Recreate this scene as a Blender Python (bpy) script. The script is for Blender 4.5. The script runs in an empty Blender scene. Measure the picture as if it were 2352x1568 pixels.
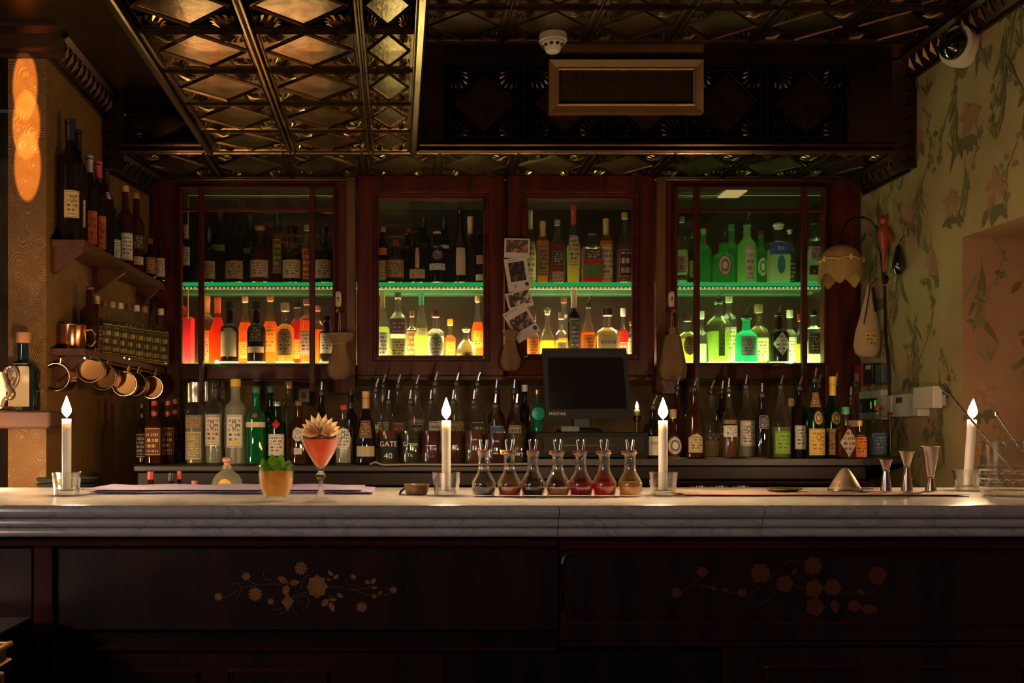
import bpy, bmesh, math, random
from mathutils import Vector, Matrix
R = random.Random(7)
PI = math.pi
# ---------------------------------------------------------------- camera, world, exposure
FPX = 35.0 / 36.0 * 2352.0          # focal length in pixels of the 2352 px frame
CX, CY, ZC = 910.0, 1000.0, 1.252   # principal point (shifted lens) and camera height
SC = bpy.context.scene
COL = SC.collection
cam_d = bpy.data.cameras.new('camera'); cam = bpy.data.objects.new('camera', cam_d); COL.objects.link(cam)
cam.location = (0, 0, ZC); cam.rotation_euler = (PI / 2, 0, 0)
cam_d.sensor_width = 36; cam_d.lens = 35
cam_d.shift_x = (1176 - CX) / 2352; cam_d.shift_y = (CY - 784) / 2352
cam_d.clip_start = 0.05; cam_d.clip_end = 50
cam_d.dof.use_dof = True; cam_d.dof.focus_distance = 2.55; cam_d.dof.aperture_fstop = 9.0
SC.camera = cam
w = bpy.data.worlds.new('night'); SC.world = w; w.use_nodes = True
bg = w.node_tree.nodes['Background']; bg.inputs[0].default_value = (1.0, 0.80, 0.72, 1); bg.inputs[1].default_value = 0.02
SC.view_settings.view_transform = 'Standard'; SC.view_settings.look = 'None'
SC.view_settings.exposure = 0.2; SC.view_settings.gamma = 1.0; SC.view_settings.use_curve_mapping = False
SC.cycles.max_bounces = 10; SC.cycles.transparent_max_bounces = 32; SC.cycles.diffuse_bounces = 3
SC.cycles.glossy_bounces = 4; SC.cycles.transmission_bounces = 8; SC.cycles.use_denoising = True
SC.cycles.sample_clamp_indirect = 14.0; SC.cycles.caustics_reflective = False; SC.cycles.caustics_refractive = False
FLAME = 1000.0
def lamp(name, typ, loc, energy, col, target=None, **kw):
    d = bpy.data.lights.new(name, typ); d.energy = energy; d.color = col
    for k, v in kw.items(): setattr(d, k, v)
    o = bpy.data.objects.new(name, d); COL.objects.link(o); o.location = loc
    if target is not None:
        o.rotation_euler = (Vector(target) - Vector(loc)).to_track_quat('-Z', 'Y').to_euler()
    return o
# added unseen fill lights: bluish from the left front, warm from the guests' side
lamp('cool_fill_light', 'AREA', (-3.2, -0.6, 1.9), 8.5, (0.42, 0.68, 1.0), (-0.7, 2.3, 1.0), shape='RECTANGLE', size=0.9, size_y=1.4)
lamp('warm_front_fill', 'AREA', (-3.0, -2.2, 2.4), 26.0, (1.0, 0.62, 0.36), (0.6, 4.0, 1.5), shape='DISK', size=0.5)
# picture spots that rake the end of the papered wall
for k, (zz, sx, en) in enumerate(((2.375, 0.36, 210.0), (2.25, 0.40, 210.0), (2.12, 0.38, 210.0))):
    o = lamp('wall_spot', 'SPOT', (-1.190, 1.9, 2.34), en, (1.0, 0.42, 0.085), (-1.189 + 0.004 * (k - 1), 3.2, zz), spot_size=0.178, spot_blend=0.25, shadow_soft_size=0.004)
    o.scale = (sx, 1.0, 1.0)

def PX(x, D): return (x - CX) * D / FPX
def PZ(y, D): return ZC + (CY - y) * D / FPX
def S(px, D): return px * D / FPX

# ---------------------------------------------------------------- materials
MATS = {}
def newmat(name):
    m = bpy.data.materials.new(name); m.use_nodes = True; nt = m.node_tree; nt.nodes.clear()
    out = nt.nodes.new('ShaderNodeOutputMaterial'); return m, nt, out
def N(nt, t, **kw):
    n = nt.nodes.new(t)
    for k, v in kw.items():
        if k[0] == 'i' and k[1:].isdigit(): n.inputs[int(k[1:])].default_value = v
        else: setattr(n, k, v)
    return n
def L(nt, a, b): nt.links.new(a, b)
def M_(nt, op, a, b=None):
    n = nt.nodes.new('ShaderNodeMath'); n.operation = op
    for i, v in enumerate((a, b)):
        if v is None: continue
        if isinstance(v, (int, float)): n.inputs[i].default_value = v
        else: nt.links.new(v, n.inputs[i])
    return n.outputs[0]
def mixcol(nt, fac, a, b):
    n = nt.nodes.new('ShaderNodeMix'); n.data_type = 'RGBA'
    for s, v in ((n.inputs[0], fac), (n.inputs[6], a), (n.inputs[7], b)):
        if isinstance(v, (int, float)): s.default_value = v
        elif isinstance(v, tuple): s.default_value = (*v[:3], 1)
        else: nt.links.new(v, s)
    return n.outputs[2]
def pm(name, col, rough=0.5, metal=0.0, col2=None, scale=(8, 8, 8), bump=0.0, bscale=40, coat=0.0, sss=0.0, detail=4.0, emit=None, estr=0.0, ramp=(0.35, 0.7), spec=None):
    """principled material with optional two-tone noise grain and fine relief"""
    if name in MATS: return MATS[name]
    m, nt, out = newmat(name); b = N(nt, 'ShaderNodeBsdfPrincipled'); L(nt, b.outputs[0], out.inputs[0])
    b.inputs['Base Color'].default_value = (*col, 1); b.inputs['Roughness'].default_value = rough; b.inputs['Metallic'].default_value = metal
    if spec is not None: b.inputs['Specular IOR Level'].default_value = spec
    b.inputs['Coat Weight'].default_value = coat; b.inputs['Coat Roughness'].default_value = 0.12
    if sss: b.inputs['Subsurface Weight'].default_value = sss; b.inputs['Subsurface Radius'].default_value = (0.014, 0.012, 0.010); b.inputs['Subsurface Scale'].default_value = 1.0
    if emit: b.inputs['Emission Color'].default_value = (*emit, 1); b.inputs['Emission Strength'].default_value = estr
    if col2 or bump:
        tc = N(nt, 'ShaderNodeTexCoord'); mp = N(nt, 'ShaderNodeMapping'); mp.inputs[3].default_value = scale; L(nt, tc.outputs[3], mp.inputs[0])
        if col2:
            nz = N(nt, 'ShaderNodeTexNoise'); nz.inputs['Scale'].default_value = 1.0; nz.inputs['Detail'].default_value = detail; L(nt, mp.outputs[0], nz.inputs['Vector'])
            mr = N(nt, 'ShaderNodeMapRange'); mr.inputs[1].default_value, mr.inputs[2].default_value = ramp; L(nt, nz.outputs[0], mr.inputs[0])
            L(nt, mixcol(nt, mr.outputs[0], col, col2), b.inputs['Base Color'])
        if bump:
            n2 = N(nt, 'ShaderNodeTexNoise'); n2.inputs['Scale'].default_value = bscale; n2.inputs['Detail'].default_value = 3; L(nt, tc.outputs[3], n2.inputs['Vector'])
            bp = N(nt, 'ShaderNodeBump'); bp.inputs['Strength'].default_value = bump; bp.inputs['Distance'].default_value = 0.004
            L(nt, n2.outputs[0], bp.inputs['Height']); L(nt, bp.outputs[0], b.inputs['Normal'])
    MATS[name] = m; return m
def glassy(name, tint, body, dens, gloss=0.55, rough=0.03, translucent=0.0, base=0.03, power=3.5):
    """clear or coloured glass / liquid: tinted see-through, some body colour, rim reflections"""
    if name in MATS: return MATS[name]
    m, nt, out = newmat(name)
    t = N(nt, 'ShaderNodeBsdfTransparent'); t.inputs[0].default_value = (*tint, 1)
    d = N(nt, 'ShaderNodeBsdfDiffuse'); d.inputs[0].default_value = (*body, 1)
    src = d.outputs[0]
    if translucent:
        tr = N(nt, 'ShaderNodeBsdfTranslucent'); tr.inputs[0].default_value = (*body, 1)
        mx = N(nt, 'ShaderNodeMixShader'); mx.inputs[0].default_value = translucent; L(nt, src, mx.inputs[1]); L(nt, tr.outputs[0], mx.inputs[2]); src = mx.outputs[0]
    m1 = N(nt, 'ShaderNodeMixShader'); m1.inputs[0].default_value = dens; L(nt, t.outputs[0], m1.inputs[1]); L(nt, src, m1.inputs[2])
    g = N(nt, 'ShaderNodeBsdfGlossy'); g.inputs['Roughness'].default_value = rough; g.inputs[0].default_value = (1, 1, 1, 1)
    lw = N(nt, 'ShaderNodeLayerWeight'); lw.inputs[0].default_value = 0.5
    f = M_(nt, 'ADD', M_(nt, 'MULTIPLY', M_(nt, 'POWER', lw.outputs['Facing'], power), gloss), base)
    m2 = N(nt, 'ShaderNodeMixShader'); L(nt, f, m2.inputs[0]); L(nt, m1.outputs[0], m2.inputs[1]); L(nt, g.outputs[0], m2.inputs[2]); L(nt, m2.outputs[0], out.inputs[0])
    MATS[name] = m; return m
def emis(name, col, st):
    if name in MATS: return MATS[name]
    m, nt, out = newmat(name); e = N(nt, 'ShaderNodeEmission'); e.inputs[0].default_value = (*col, 1); e.inputs[1].default_value = st; L(nt, e.outputs[0], out.inputs[0]); MATS[name] = m; return m
def realglass(name, col=(1, 1, 1), ior=1.47, rough=0.0):
    if name in MATS: return MATS[name]
    m, nt, out = newmat(name); g = N(nt, 'ShaderNodeBsdfGlass'); g.inputs[0].default_value = (*col, 1); g.inputs['IOR'].default_value = ior; g.inputs['Roughness'].default_value = rough
    t = N(nt, 'ShaderNodeBsdfTransparent'); t.inputs[0].default_value = (*col, 1)
    mx = N(nt, 'ShaderNodeMixShader'); mx.inputs[0].default_value = 0.45; L(nt, t.outputs[0], mx.inputs[1]); L(nt, g.outputs[0], mx.inputs[2]); L(nt, mx.outputs[0], out.inputs[0]); MATS[name] = m; return m
def leafy(name, c1, c2, scale=60, tr=0.5):
    if name in MATS: return MATS[name]
    m, nt, out = newmat(name); tc = N(nt, 'ShaderNodeTexCoord'); nz = N(nt, 'ShaderNodeTexNoise'); nz.inputs['Scale'].default_value = scale; L(nt, tc.outputs[3], nz.inputs['Vector']); c = mixcol(nt, nz.outputs[0], c1, c2)
    d = N(nt, 'ShaderNodeBsdfDiffuse'); t = N(nt, 'ShaderNodeBsdfTranslucent'); L(nt, c, d.inputs[0]); L(nt, c, t.inputs[0]); mx = N(nt, 'ShaderNodeMixShader'); mx.inputs[0].default_value = tr; L(nt, d.outputs[0], mx.inputs[1]); L(nt, t.outputs[0], mx.inputs[2]); L(nt, mx.outputs[0], out.inputs[0]); MATS[name] = m; return m
def labelmat(col, ink=(0.03, 0.025, 0.02), style='lines', rows=7.0, dens=0.5):
    """printed paper: UV driven rows of small print, an emblem, a border"""
    key = 'paper_%s_%s_%s_%g' % (col, ink, style, rows)
    if key in MATS: return MATS[key]
    m, nt, out = newmat('printed_paper'); b = N(nt, 'ShaderNodeBsdfPrincipled'); L(nt, b.outputs[0], out.inputs[0])
    b.inputs['Roughness'].default_value = 0.6; b.inputs['Base Color'].default_value = (*col, 1); b.inputs['Specular IOR Level'].default_value = 0.25
    if style != 'plain':
        uv = N(nt, 'ShaderNodeUVMap'); sp = N(nt, 'ShaderNodeSeparateXYZ'); L(nt, uv.outputs[0], sp.inputs[0]); u, v = sp.outputs[0], sp.outputs[1]
        vr = M_(nt, 'MULTIPLY', v, rows); fl = M_(nt, 'FLOOR', vr)
        cb = N(nt, 'ShaderNodeCombineXYZ'); L(nt, M_(nt, 'MULTIPLY', u, 16.0), cb.inputs[0]); L(nt, M_(nt, 'MULTIPLY', fl, 5.37), cb.inputs[1])
        nz = N(nt, 'ShaderNodeTexNoise'); nz.inputs['Scale'].default_value = 1.0; nz.inputs['Detail'].default_value = 1.0; L(nt, cb.outputs[0], nz.inputs['Vector'])
        wd = M_(nt, 'MULTIPLY', M_(nt, 'GREATER_THAN', nz.outputs[0], dens), M_(nt, 'GREATER_THAN', M_(nt, 'FRACT', vr), 0.45))
        du = M_(nt, 'ABSOLUTE', M_(nt, 'SUBTRACT', u, 0.5)); dv = M_(nt, 'ABSOLUTE', M_(nt, 'SUBTRACT', v, 0.5))
        ins = M_(nt, 'MULTIPLY', M_(nt, 'LESS_THAN', du, 0.36), M_(nt, 'LESS_THAN', dv, 0.38))
        fac = M_(nt, 'MULTIPLY', wd, ins)
        if style in ('emblem', 'badge'):
            rr = M_(nt, 'SQRT', M_(nt, 'ADD', M_(nt, 'POWER', du, 2.0), M_(nt, 'POWER', M_(nt, 'SUBTRACT', v, 0.68 if style == 'emblem' else 0.5), 2.0)))
            lim = 0.13 if style == 'emblem' else 0.30
            ring = M_(nt, 'MULTIPLY', M_(nt, 'LESS_THAN', rr, lim), M_(nt, 'GREATER_THAN', rr, lim * 0.62))
            fac = M_(nt, 'MAXIMUM', M_(nt, 'MULTIPLY', fac, M_(nt, 'GREATER_THAN', rr, lim * 1.1)), ring)
            if style == 'badge': fac = M_(nt, 'MAXIMUM', fac, M_(nt, 'GREATER_THAN', rr, 0.42))
        if style in ('border', 'emblem', 'lines'):
            e = M_(nt, 'MAXIMUM', du, dv)
            fac = M_(nt, 'MAXIMUM', fac, M_(nt, 'MULTIPLY', M_(nt, 'GREATER_THAN', e, 0.45), M_(nt, 'LESS_THAN', e, 0.47)))
        L(nt, mixcol(nt, M_(nt, 'MULTIPLY', fac, 0.85), col, ink), b.inputs['Base Color'])
    MATS[key] = m; return m

# ---------------------------------------------------------------- mesh builder
def srad(t, p):
    if p == 2: return 1.0
    return (abs(math.cos(t)) ** p + abs(math.sin(t)) ** p) ** (-1.0 / p)
class MB:
    def __init__(s): s.v = []; s.f = []; s.m = []; s.sm = []; s.uv = {}
    def add(s, vs, fs, mi=0, sm=False, uvs=None):
        o = len(s.v); s.v += [tuple(x) for x in vs]
        for f in fs:
            s.f.append([i + o for i in f]); s.m.append(mi); s.sm.append(sm)
        if uvs:
            for i, q in enumerate(uvs): s.uv[o + i] = q
        return s
    def box(s, x0, x1, y0, y1, z0, z1, mi=0, c=0.0):
        if c <= 0:
            vs = [(x, y, z) for x in (x0, x1) for y in (y0, y1) for z in (z0, z1)]
            return s.add(vs, [(0, 1, 3, 2), (4, 6, 7, 5), (0, 4, 5, 1), (2, 3, 7, 6), (0, 2, 6, 4), (1, 5, 7, 3)], mi)
        bm = bmesh.new(); bmesh.ops.create_cube(bm, size=1)
        for v in bm.verts: v.co = ((x0 + x1) / 2 + v.co.x * (x1 - x0), (y0 + y1) / 2 + v.co.y * (y1 - y0), (z0 + z1) / 2 + v.co.z * (z1 - z0))
        bmesh.ops.bevel(bm, geom=bm.edges[:], offset=c, segments=1, affect='EDGES')
        bm.verts.index_update(); s.add([v.co[:] for v in bm.verts], [[v.index for v in f.verts] for f in bm.faces], mi); bm.free(); return s
    def lathe(s, prof, n=24, c=(0, 0, 0), mi=0, ry=1.0, sm=True, ax='z', p=2, wob=None):
        """prof: (z, r) or (z, r, p) rows; closed when r = 0"""
        vs = []; fs = []; rows = []
        for q in prof:
            z, r = q[0], q[1]; pp = q[2] if len(q) > 2 else p
            if r <= 1e-7: rows.append([len(vs)]); vs.append((0, 0, z)); continue
            row = []
            for i in range(n):
                t = 2 * PI * (i + 0.5) / n; k = r * srad(t, pp)
                if wob: k *= wob(t, z)
                row.append(len(vs)); vs.append((k * math.cos(t), k * ry * math.sin(t), z))
            rows.append(row)
        for a, b in zip(rows, rows[1:]):
            if len(a) == 1 and len(b) == 1: continue
            for i in range(n):
                j = (i + 1) % n
                if len(a) == 1: fs.append((a[0], b[j], b[i]))
                elif len(b) == 1: fs.append((a[i], a[j], b[0]))
                else: fs.append((a[i], a[j], b[j], b[i]))
        if ax == 'y': vs = [(x, z, -y) for x, y, z in vs]
        elif ax == 'x': vs = [(z, x, y) for x, y, z in vs]
        elif ax == '-y': vs = [(x, -z, y) for x, y, z in vs]
        elif ax == '-x': vs = [(-z, -x, y) for x, y, z in vs]
        return s.add([(x + c[0], y + c[1], z + c[2]) for x, y, z in vs], fs, mi, sm)
    def tube(s, pts, r, n=8, mi=0, sm=True):
        pts = [Vector(p) for p in pts]; rr = r if isinstance(r, (list, tuple)) else [r] * len(pts)
        vs = []; fs = []; up = None
        for i, p in enumerate(pts):
            d = (pts[min(i + 1, len(pts) - 1)] - pts[max(i - 1, 0)]).normalized()
            if up is None: up = Vector((0, 0, 1)) if abs(d.z) < 0.9 else Vector((1, 0, 0))
            a = d.cross(up); a = a.normalized() if a.length > 1e-6 else Vector((1, 0, 0)); b = d.cross(a); up = -b if False else up
            for k in range(n):
                t = 2 * PI * k / n; vs.append(p + (a * math.cos(t) + b * math.sin(t)) * rr[i])
        for i in range(len(pts) - 1):
            for k in range(n):
                j = (k + 1) % n; fs.append((i * n + k, i * n + j, (i + 1) * n + j, (i + 1) * n + k))
        fs.append(list(range(n))); fs.append(list(range((len(pts) - 1) * n, len(pts) * n)))
        return s.add(vs, fs, mi, sm)
    def ext(s, poly, a, b, plane='yz', mi=0, sm=False):
        """extrude a 2-D polygon: plane 'yz' along x, 'xz' along y, 'xy' along z"""
        n = len(poly)
        def P(q, h): return {'yz': (h, q[0], q[1]), 'xz': (q[0], h, q[1]), 'xy': (q[0], q[1], h)}[plane]
        vs = [P(q, a) for q in poly] + [P(q, b) for q in poly]
        fs = [list(range(n)), list(range(n, 2 * n))] + [(i, (i + 1) % n, n + (i + 1) % n, n + i) for i in range(n)]
        return s.add(vs, fs, mi, sm)
    def quad(s, a, b, c, d, mi=0, uv=False): return s.add([a, b, c, d], [(0, 1, 2, 3)], mi, False, [(0, 0), (1, 0), (1, 1), (0, 1)] if uv else None)
    def build(s, name, mats, parent=None, angle=0.7):
        me = bpy.data.meshes.new(name); me.from_pydata(s.v, [], s.f)
        for m in (mats if isinstance(mats, (list, tuple)) else [mats]): me.materials.append(m)
        me.polygons.foreach_set('material_index', s.m); me.polygons.foreach_set('use_smooth', s.sm)
        bm = bmesh.new(); bm.from_mesh(me); bmesh.ops.recalc_face_normals(bm, faces=bm.faces); bm.to_mesh(me); bm.free()
        if s.uv:
            ul = me.uv_layers.new(name='UVMap')
            for lp in me.loops: ul.data[lp.index].uv = s.uv.get(lp.vertex_index, (0, 0))
        if any(s.sm): me.set_sharp_from_angle(angle=angle)
        o = bpy.data.objects.new(name, me); COL.objects.link(o)
        if parent is not None: o.parent = parent
        return o
def tag(o, label, cat, group=None):
    o['label'] = label; o['category'] = cat
    if group: o['group'] = group
    return o
def thing(name, label, cat, loc, rz=0.0, group=None):
    o = bpy.data.objects.new(name, None); COL.objects.link(o); o.empty_display_size = 0.05
    o.location = loc; o.rotation_euler = (0, 0, rz); return tag(o, label, cat, group)
def struct(o): o['kind'] = 'structure'; return o
def inst(src, parent, loc, rot=(0, 0, 0), scale=(1, 1, 1)):
    c = src.copy(); COL.objects.link(c); c.parent = parent; c.location = loc; c.rotation_euler = rot; c.scale = scale; return c
_tc = {}
def textgeo(s, size, shear=0.0):
    k = (s, size, shear)
    if k not in _tc:
        cu = bpy.data.curves.new('t', 'FONT'); cu.body = s; cu.size = size; cu.align_x = 'CENTER'; cu.align_y = 'CENTER'; cu.resolution_u = 2; cu.shear = shear
        o = bpy.data.objects.new('t', cu); COL.objects.link(o); dg = bpy.context.evaluated_depsgraph_get(); me = o.evaluated_get(dg).to_mesh()
        _tc[k] = ([v.co[:] for v in me.vertices], [list(p.vertices) for p in me.polygons]); o.evaluated_get(dg).to_mesh_clear()
        bpy.data.objects.remove(o); bpy.data.curves.remove(cu)
    return _tc[k]
def lettering(s, size, fn, mat, parent, shear=0.0, name='lettering'):
    vs, fs = textgeo(s, size, shear); mb = MB(); mb.add([fn(v[0], v[1]) for v in vs], fs); return mb.build(name, mat, parent)

# ---------------------------------------------------------------- shared materials
WOOD = pm('mahogany', (0.090, 0.013, 0.007), 0.34, col2=(0.030, 0.005, 0.003), scale=(26, 26, 1.6), coat=0.1, spec=.3, bump=0.05, bscale=60)
WOODH = pm('mahogany_rail', (0.090, 0.013, 0.007), 0.30, col2=(0.030, 0.005, 0.003), scale=(1.6, 26, 26), coat=0.2, spec=.3, bump=0.05, bscale=60)
DWOOD = pm('dark_walnut', (0.016, 0.006, 0.0035), 0.4, col2=(0.007, 0.003, 0.002), scale=(18, 18, 2), coat=0.1, spec=.3)
BROWN = pm('shelf_oak', (0.105, 0.035, 0.010), 0.5, col2=(0.055, 0.018, 0.006), scale=(20, 3, 20), spec=.25)
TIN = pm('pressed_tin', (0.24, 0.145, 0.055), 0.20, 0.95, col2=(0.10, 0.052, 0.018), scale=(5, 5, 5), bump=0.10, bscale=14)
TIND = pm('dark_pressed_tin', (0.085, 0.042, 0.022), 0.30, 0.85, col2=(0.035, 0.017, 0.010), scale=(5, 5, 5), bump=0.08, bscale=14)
BRASS = pm('brass', (0.72, 0.45, 0.16), 0.3, 1.0)
STEEL = pm('steel', (0.62, 0.60, 0.58), 0.22, 1.0)
COPPER = pm('copper', (0.80, 0.33, 0.15), 0.18, 1.0)
BLACK = pm('black_plastic', (0.010, 0.010, 0.011), 0.38)
WHITEP = pm('white_plastic', (0.46, 0.41, 0.35), 0.5)
CHALK = pm('chalk_ink', (0.75, 0.72, 0.66), 0.8)
INK = pm('black_ink', (0.02, 0.017, 0.015), 0.6)
# ================================================================ the room
XR, XL = 1.99, -1.125
DB, DC, DW = 3.85, 4.25, 4.78      # bulkhead face, cabinet face, back wall
ZCE, ZCL, ZSO = 2.70, 2.545, 2.346 # ceiling over the right part, over the left part, dropped soffit
def XW(d): return XL if d <= DB else XL + 0.07 * (d - DB) / (DC - DB)

def wallpaper_mat(name, c1, c2, rough=0.55, ring=34.0, gold=0.0):
    m, nt, out = newmat(name); b = N(nt, 'ShaderNodeBsdfPrincipled'); L(nt, b.outputs[0], out.inputs[0]); b.inputs['Roughness'].default_value = rough
    b.inputs['Metallic'].default_value = gold
    tc = N(nt, 'ShaderNodeTexCoord'); mp = N(nt, 'ShaderNodeMapping'); mp.inputs[3].default_value = (1, 1, 1); L(nt, tc.outputs[3], mp.inputs[0])
    vo = N(nt, 'ShaderNodeTexVoronoi'); vo.inputs['Scale'].default_value = 16; L(nt, mp.outputs[0], vo.inputs['Vector'])
    wv = M_(nt, 'SINE', M_(nt, 'MULTIPLY', vo.outputs['Distance'], ring * 2.2)); wv = M_(nt, 'ADD', M_(nt, 'MULTIPLY', wv, 0.5), 0.5)
    nz = N(nt, 'ShaderNodeTexNoise'); nz.inputs['Scale'].default_value = 5; nz.inputs['Detail'].default_value = 6; L(nt, mp.outputs[0], nz.inputs['Vector'])
    c = mixcol(nt, M_(nt, 'MULTIPLY', wv, 0.55), c1, c2); c = mixcol(nt, M_(nt, 'MULTIPLY', nz.outputs[0], 0.5), c, tuple(x * 0.45 for x in c1)); L(nt, c, b.inputs['Base Color'])
    bp = N(nt, 'ShaderNodeBump'); bp.inputs['Strength'].default_value = 0.5; bp.inputs['Distance'].default_value = 0.003; L(nt, wv, bp.inputs['Height']); L(nt, bp.outputs[0], b.inputs['Normal'])
    return m
PAPER = wallpaper_mat('embossed_gold_paper', (0.20, 0.088, 0.020), (0.31, 0.155, 0.040))
FLORAL = pm('floral_paper_ground', (0.34, 0.26, 0.115), 0.7, col2=(0.25, 0.175, 0.075), scale=(3, 3, 3), bump=0.05, bscale=200)
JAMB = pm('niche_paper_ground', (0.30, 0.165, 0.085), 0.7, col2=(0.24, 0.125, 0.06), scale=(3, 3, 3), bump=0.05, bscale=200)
PLASTER = pm('dim_plaster', (0.20, 0.12, 0.055), 0.8, col2=(0.09, 0.05, 0.022), scale=(7, 7, 7))
# floor (behind and in front of the bar)
mb = MB(); mb.box(-3, 2.6, -3.2, 4.9, -0.05, 0); struct(mb.build('floor', pm('floor_boards', (0.04, 0.02, 0.012), 0.5, col2=(0.02, 0.01, 0.006), scale=(2, 20, 2))))
# back wall
mb = MB(); mb.box(-3, 2.6, DW, DW + 0.1, 0, 2.8); struct(mb.build('wall_back', PLASTER))
# left papered wall, its end facing the guests
mb = MB(); mb.ext([(XL - 0.123, 3.2), (XL, 3.2), (XL, DB), (XW(DC), DC), (XW(DC), DW), (XL - 0.123, DW)], 0, 2.8, 'xy'); wl = struct(mb.build('wall_left', PAPER))
# right papered wall with the niche
DN, ZN = 3.50, 1.948
mb = MB(); mb.box(XR, 2.6, DN, DW, 0, 2.8); mb.box(XR, 2.6, 1.2, DN, ZN, 2.8); mb.box(2.48, 2.6, 1.2, DN, 0, ZN)
wr = mb.build('wall_right', [FLORAL, JAMB]); struct(wr)
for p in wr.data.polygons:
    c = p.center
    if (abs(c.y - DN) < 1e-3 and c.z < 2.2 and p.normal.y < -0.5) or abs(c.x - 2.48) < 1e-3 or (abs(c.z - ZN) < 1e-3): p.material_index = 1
# wallpaper print: bamboo sprays, vines, peonies
def motif(mb, base, du, dv, nrm, kind, s, rnd):
    """flat printed motif around base in the plane spanned by du, dv"""
    def P(a, b): return tuple(base + du * a * s + dv * b * s + nrm * (0.0012 + 0.000012 * (len(mb.f) % 200)))
    def leaf(a, b, ang, ln, wd, mi):
        c, q = math.cos(ang), math.sin(ang); pts = [(0, 0), (0.3, 0.5), (0.62, 0.42), (1, 0), (0.62, -0.42), (0.3, -0.5)]
        mb.add([P(a + x * ln * c - y * wd * q, b + x * ln * q + y * wd * c) for x, y in pts], [(0, 1, 2, 3, 4, 5)], mi)
    def stem(pts, wd, mi):
        for (a, b), (c, d) in zip(pts, pts[1:]):
            l = math.hypot(c - a, d - b) or 1; nx, ny = -(d - b) / l * wd, (c - a) / l * wd
            mb.add([P(a - nx, b - ny), P(c - nx, d - ny), P(c + nx, d + ny), P(a + nx, b + ny)], [(0, 1, 2, 3)], mi)
    if kind == 0:   # bamboo spray
        stem([(0, 0.6), (0.02, 0.2), (-0.01, -0.1)], 0.008, 1)
        for k in range(9): leaf(rnd.uniform(-.04, .04), 0.5 - k * 0.08, -PI / 2 + rnd.uniform(-0.75, 0.75), rnd.uniform(.28, .5), rnd.uniform(.05, .08), rnd.choice((0, 0, 1)))
    elif kind == 1: # vine
        pts = [(0.22 * math.sin(t * 1.3), 0.7 - t * 0.35) for t in range(5)]; stem(pts, 0.009, 1)
        for a, b in pts:
            for k in range(4): leaf(a + rnd.uniform(-.1, .1), b + rnd.uniform(-.12, .12), rnd.uniform(0, 6.3), rnd.uniform(.09, .15), .07, rnd.choice((0, 1, 3)))
    elif kind == 2: # peony
        for k in range(11): leaf(rnd.uniform(-.06, .06), rnd.uniform(-.06, .06), k * 0.6, rnd.uniform(.16, .26), .13, rnd.choice((2, 2, 4)))
        for k in range(5): leaf(rnd.uniform(-.2, .2), -0.2, rnd.uniform(3.6, 5.8), .25, .1, 0)
    else:           # grass tuft
        for k in range(8): leaf(0, 0, PI / 2 + rnd.uniform(-0.9, 0.9), rnd.uniform(.2, .42), .022, rnd.choice((1, 3)))
PRINT = [pm('print_dark_leaf', (0.105, 0.085, 0.034), 0.75), pm('print_olive', (0.16, 0.125, 0.048), 0.75), pm('print_rose', (0.27, 0.13, 0.070), 0.75), pm('print_soft_green', (0.17, 0.15, 0.058), 0.75), pm('print_blush', (0.30, 0.175, 0.095), 0.75)]
mb = MB(); rnd = random.Random(3)
for i in range(12):
    for j in range(13):
        d = 2.55 + i * 0.15 + rnd.uniform(-.07, .07); z = 1.0 + j * 0.138 + rnd.uniform(-.06, .06)
        if d < DN + 0.1 and z < ZN + 0.1: continue
        if d > 4.2: continue
        motif(mb, Vector((XR, d, z)), Vector((0, -1, 0)), Vector((0, 0, 1)), Vector((-1, 0, 0)), (i * 2 + j) % 4, rnd.uniform(.20, .30), rnd)
o = mb.build('wallpaper_print', PRINT, wr); o['kind'] = 'stuff'
mb = MB()
for i in range(3):
    for j in range(6): motif(mb, Vector((2.07 + i * 0.16 + rnd.uniform(-.03, .03), DN, 1.06 + j * 0.155 + rnd.uniform(-.03, .03))), Vector((1, 0, 0)), Vector((0, 0, 1)), Vector((0, -1, 0)), (i + j) % 4, rnd.uniform(.2, .28), rnd)
o = mb.build('niche_print', PRINT, wr); o['kind'] = 'stuff'

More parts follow.
